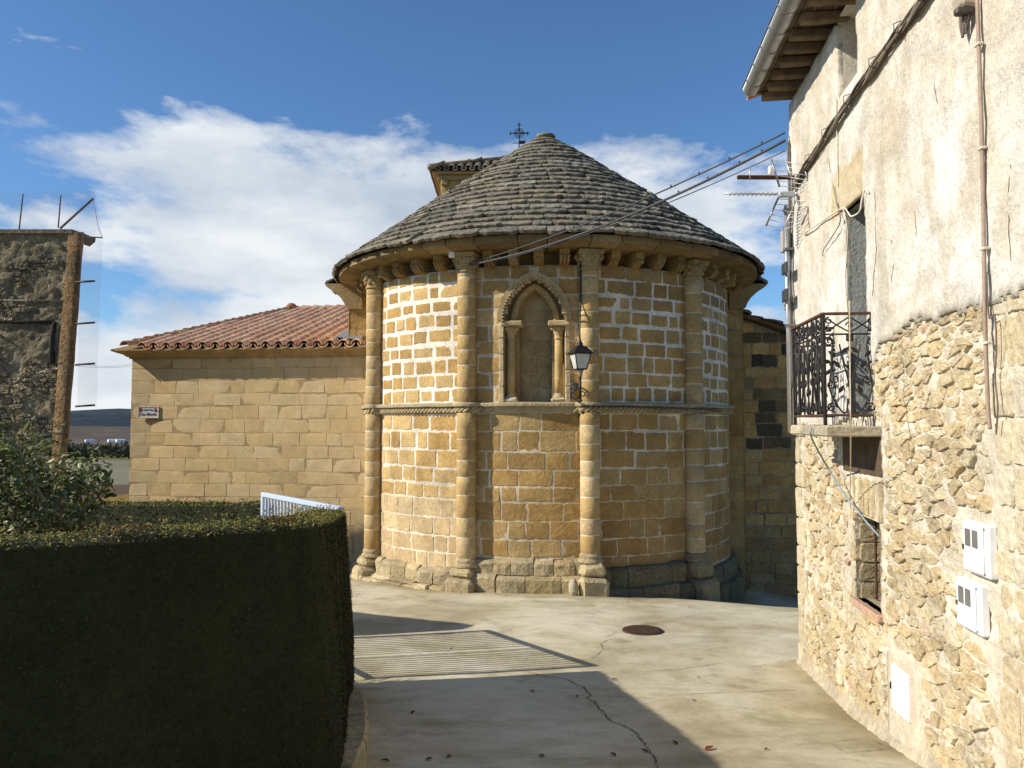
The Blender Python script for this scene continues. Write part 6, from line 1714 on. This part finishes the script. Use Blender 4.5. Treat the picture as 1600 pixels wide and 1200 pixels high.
mb = MB(); ph = atan2(p.x - CX, CY - p.y); Tj = frame(p, (cos(ph), sin(ph), 0), (sin(ph), -cos(ph), 0), (0, 0, 1)); box(mb, -.055, .055, -.05, .03, -.05, .05, Tj, (.78, .78, .76), .01); part('case', mb, M_PAINT, jb)
mb = MB(); box(mb, -.055, .0, -.0, .035, .051, .075, Tj, (.75, .75, .74), .006); box(mb, -.02, .02, -.3, -.051, -.012, .012, Tj, (.2, .18, .15)); part('spur', mb, M_PAINT, jb)

# ================================================================== WALL LANTERN
LY = 12.98; px2 = LY / FPX
LC = P(906.5, 577, LY)
lan = thing('wall_lantern', 'black four sided street lantern with milky panes on a scrolled wall bracket', 'lantern', P(906, 626, LY))
lz = lambda py: P(906.5, py, LY).z
rot = radians(17)
def LP(x, y, z): return Vector((LC.x + x * cos(rot) - y * sin(rot), LC.y + x * sin(rot) + y * cos(rot), z))
wt, wb, we = .138, .082, .165
zt_, zb_2 = lz(553), lz(577)
mb = MB()
for sx, sy in ((-1, -1), (1, -1), (1, 1), (-1, 1)): tube(mb, [LP(sx * wb, sy * wb, zb_2), LP(sx * wt, sy * wt, zt_)], .010, 5)
for w, z in ((wb, zb_2), (wt, zt_)):
    for k in range(4):
        c = [(-1, -1), (1, -1), (1, 1), (-1, 1)]; a, b = c[k], c[(k + 1) % 4]; tube(mb, [LP(a[0] * w, a[1] * w, z), LP(b[0] * w, b[1] * w, z)], .010, 5)
part('frame', mb, M_IRON, lan)
M_PANE, ntp, bp_ = new_mat('milky lantern pane'); bp_.inputs['Base Color'].default_value = (.72, .72, .68, 1); bp_.inputs['Roughness'].default_value = .25; bp_.inputs['Transmission Weight'].default_value = .15; bp_.inputs['Subsurface Weight'].default_value = .0
nn_ = noise_node(ntp, 12, 3, .5); ntp.links.new(ramp_node(ntp, nn_.outputs['Fac'], [(.3, (.60, .60, .55)), (.7, (.76, .76, .72))]), bp_.inputs['Base Color'])
for k in range(4):
    c = [(-1, -1), (1, -1), (1, 1), (-1, 1)]; a, b = c[k], c[(k + 1) % 4]; mb = MB(); f = .97; V = []
    for g_ in (f, f - .04): V += [LP(a[0] * wb * g_, a[1] * wb * g_, zb_2), LP(b[0] * wb * g_, b[1] * wb * g_, zb_2), LP(b[0] * wt * g_, b[1] * wt * g_, zt_), LP(a[0] * wt * g_, a[1] * wt * g_, zt_)]
    mb.add(V, [(0, 1, 2, 3), (7, 6, 5, 4)]); part('pane', mb, M_PANE, lan)
mb = MB(); zs = [(we, lz(553)), (we * 1.0, lz(551.8)), (.115, lz(546)), (.075, lz(541))]; V = []
for w, z in zs:
    for sx, sy in ((-1, -1), (1, -1), (1, 1), (-1, 1)): V.append(LP(sx * w, sy * w, z))
mb.add(V, [(4 * j + k, 4 * j + (k + 1) % 4, 4 * j + 4 + (k + 1) % 4, 4 * j + 4 + k) for j in range(3) for k in range(4)] + [(3, 2, 1, 0), (12, 13, 14, 15)])
part('roof', mb, M_IRON, lan)
mb = MB(); lathe(mb, LC.x, LC.y, [(.07, lz(541)), (.045, lz(539)), (.05, lz(537.5)), (.035, lz(535)), (.02, lz(533)), (.022, lz(531.5)), (.004, lz(528))], 12); part('finial', mb, M_IRON, lan)
mb = MB(); lathe(mb, LC.x, LC.y, [(.03, lz(589)), (.038, lz(585)), (.05, lz(580)), (.06, lz(577.5))], 12, (14, 14, 13)); part('lamp_holder', mb, M_IRON, lan)
mb = MB(); tube(mb, [(LC.x, LC.y, lz(627)), (LC.x, LC.y, lz(588))], .022, 8); lathe(mb, LC.x, LC.y, [(.02, lz(628)), (.035, lz(626)), (.02, lz(623))], 10); part('stem', mb, M_IRON, lan)
mb = MB(); wp0, wp1 = onwall(893, 594, .02), onwall(893, 622, .02); mid = (wp0 + wp1) / 2
tube(mb, [wp0, wp1], .02, 6); tube(mb, [wp0 + Vector((0, 0, -.04)), Vector((LC.x, LC.y, lz(600)))], .014, 6)
A0, A1_ = wp1 + Vector((0, 0, .03)), Vector((LC.x, LC.y, lz(618)))
tube(mb, [Vector(q) for q in spline([A0, A0.lerp(A1_, .4) + Vector((0, 0, -.06)), A0.lerp(A1_, .8) + Vector((0, 0, -.02)), A1_], 6)], .012, 5)
e1 = (A1_ - A0).normalized(); e1.z = 0
for cx_, r0, a0, sg2 in ((.18, .09, 0, 1), (.38, .07, pi, -1), (.27, .055, 1.5, 1)):
    c0 = Vector((A0.x, A0.y, mid.z + .02)) + e1 * cx_
    tube(mb, [c0 + e1 * x + Vector((0, 0, z)) for x, z in spiral((0, 0), r0, 1.5, a0, 20, sg2)], .011, 5)
for k in range(4):
    c0 = Vector((A0.x, A0.y, mid.z + .1 - .07 * k)) + e1 * (.06 + .03 * (k % 2)); T2 = frame(c0, e1, (0, 0, 1)); box(mb, -.04, .05, -.03, .03, -.012, .012, T2, (3, 3.2, 3.5), .012)
part('scroll_bracket', mb, M_IRON, lan)
mb = MB(); q = [onwall(907, 409, .18), onwall(907, 470, .18), Vector((LC.x + .005, LC.y + .12, lz(515))), Vector((LC.x, LC.y, lz(530)))]; tube(mb, q, .015, 6, (.04, .04, .04)); single('lamp_cable', mb, M_CABLE, 'straight black cable dropping down the column to the lantern', 'cable', q[0])
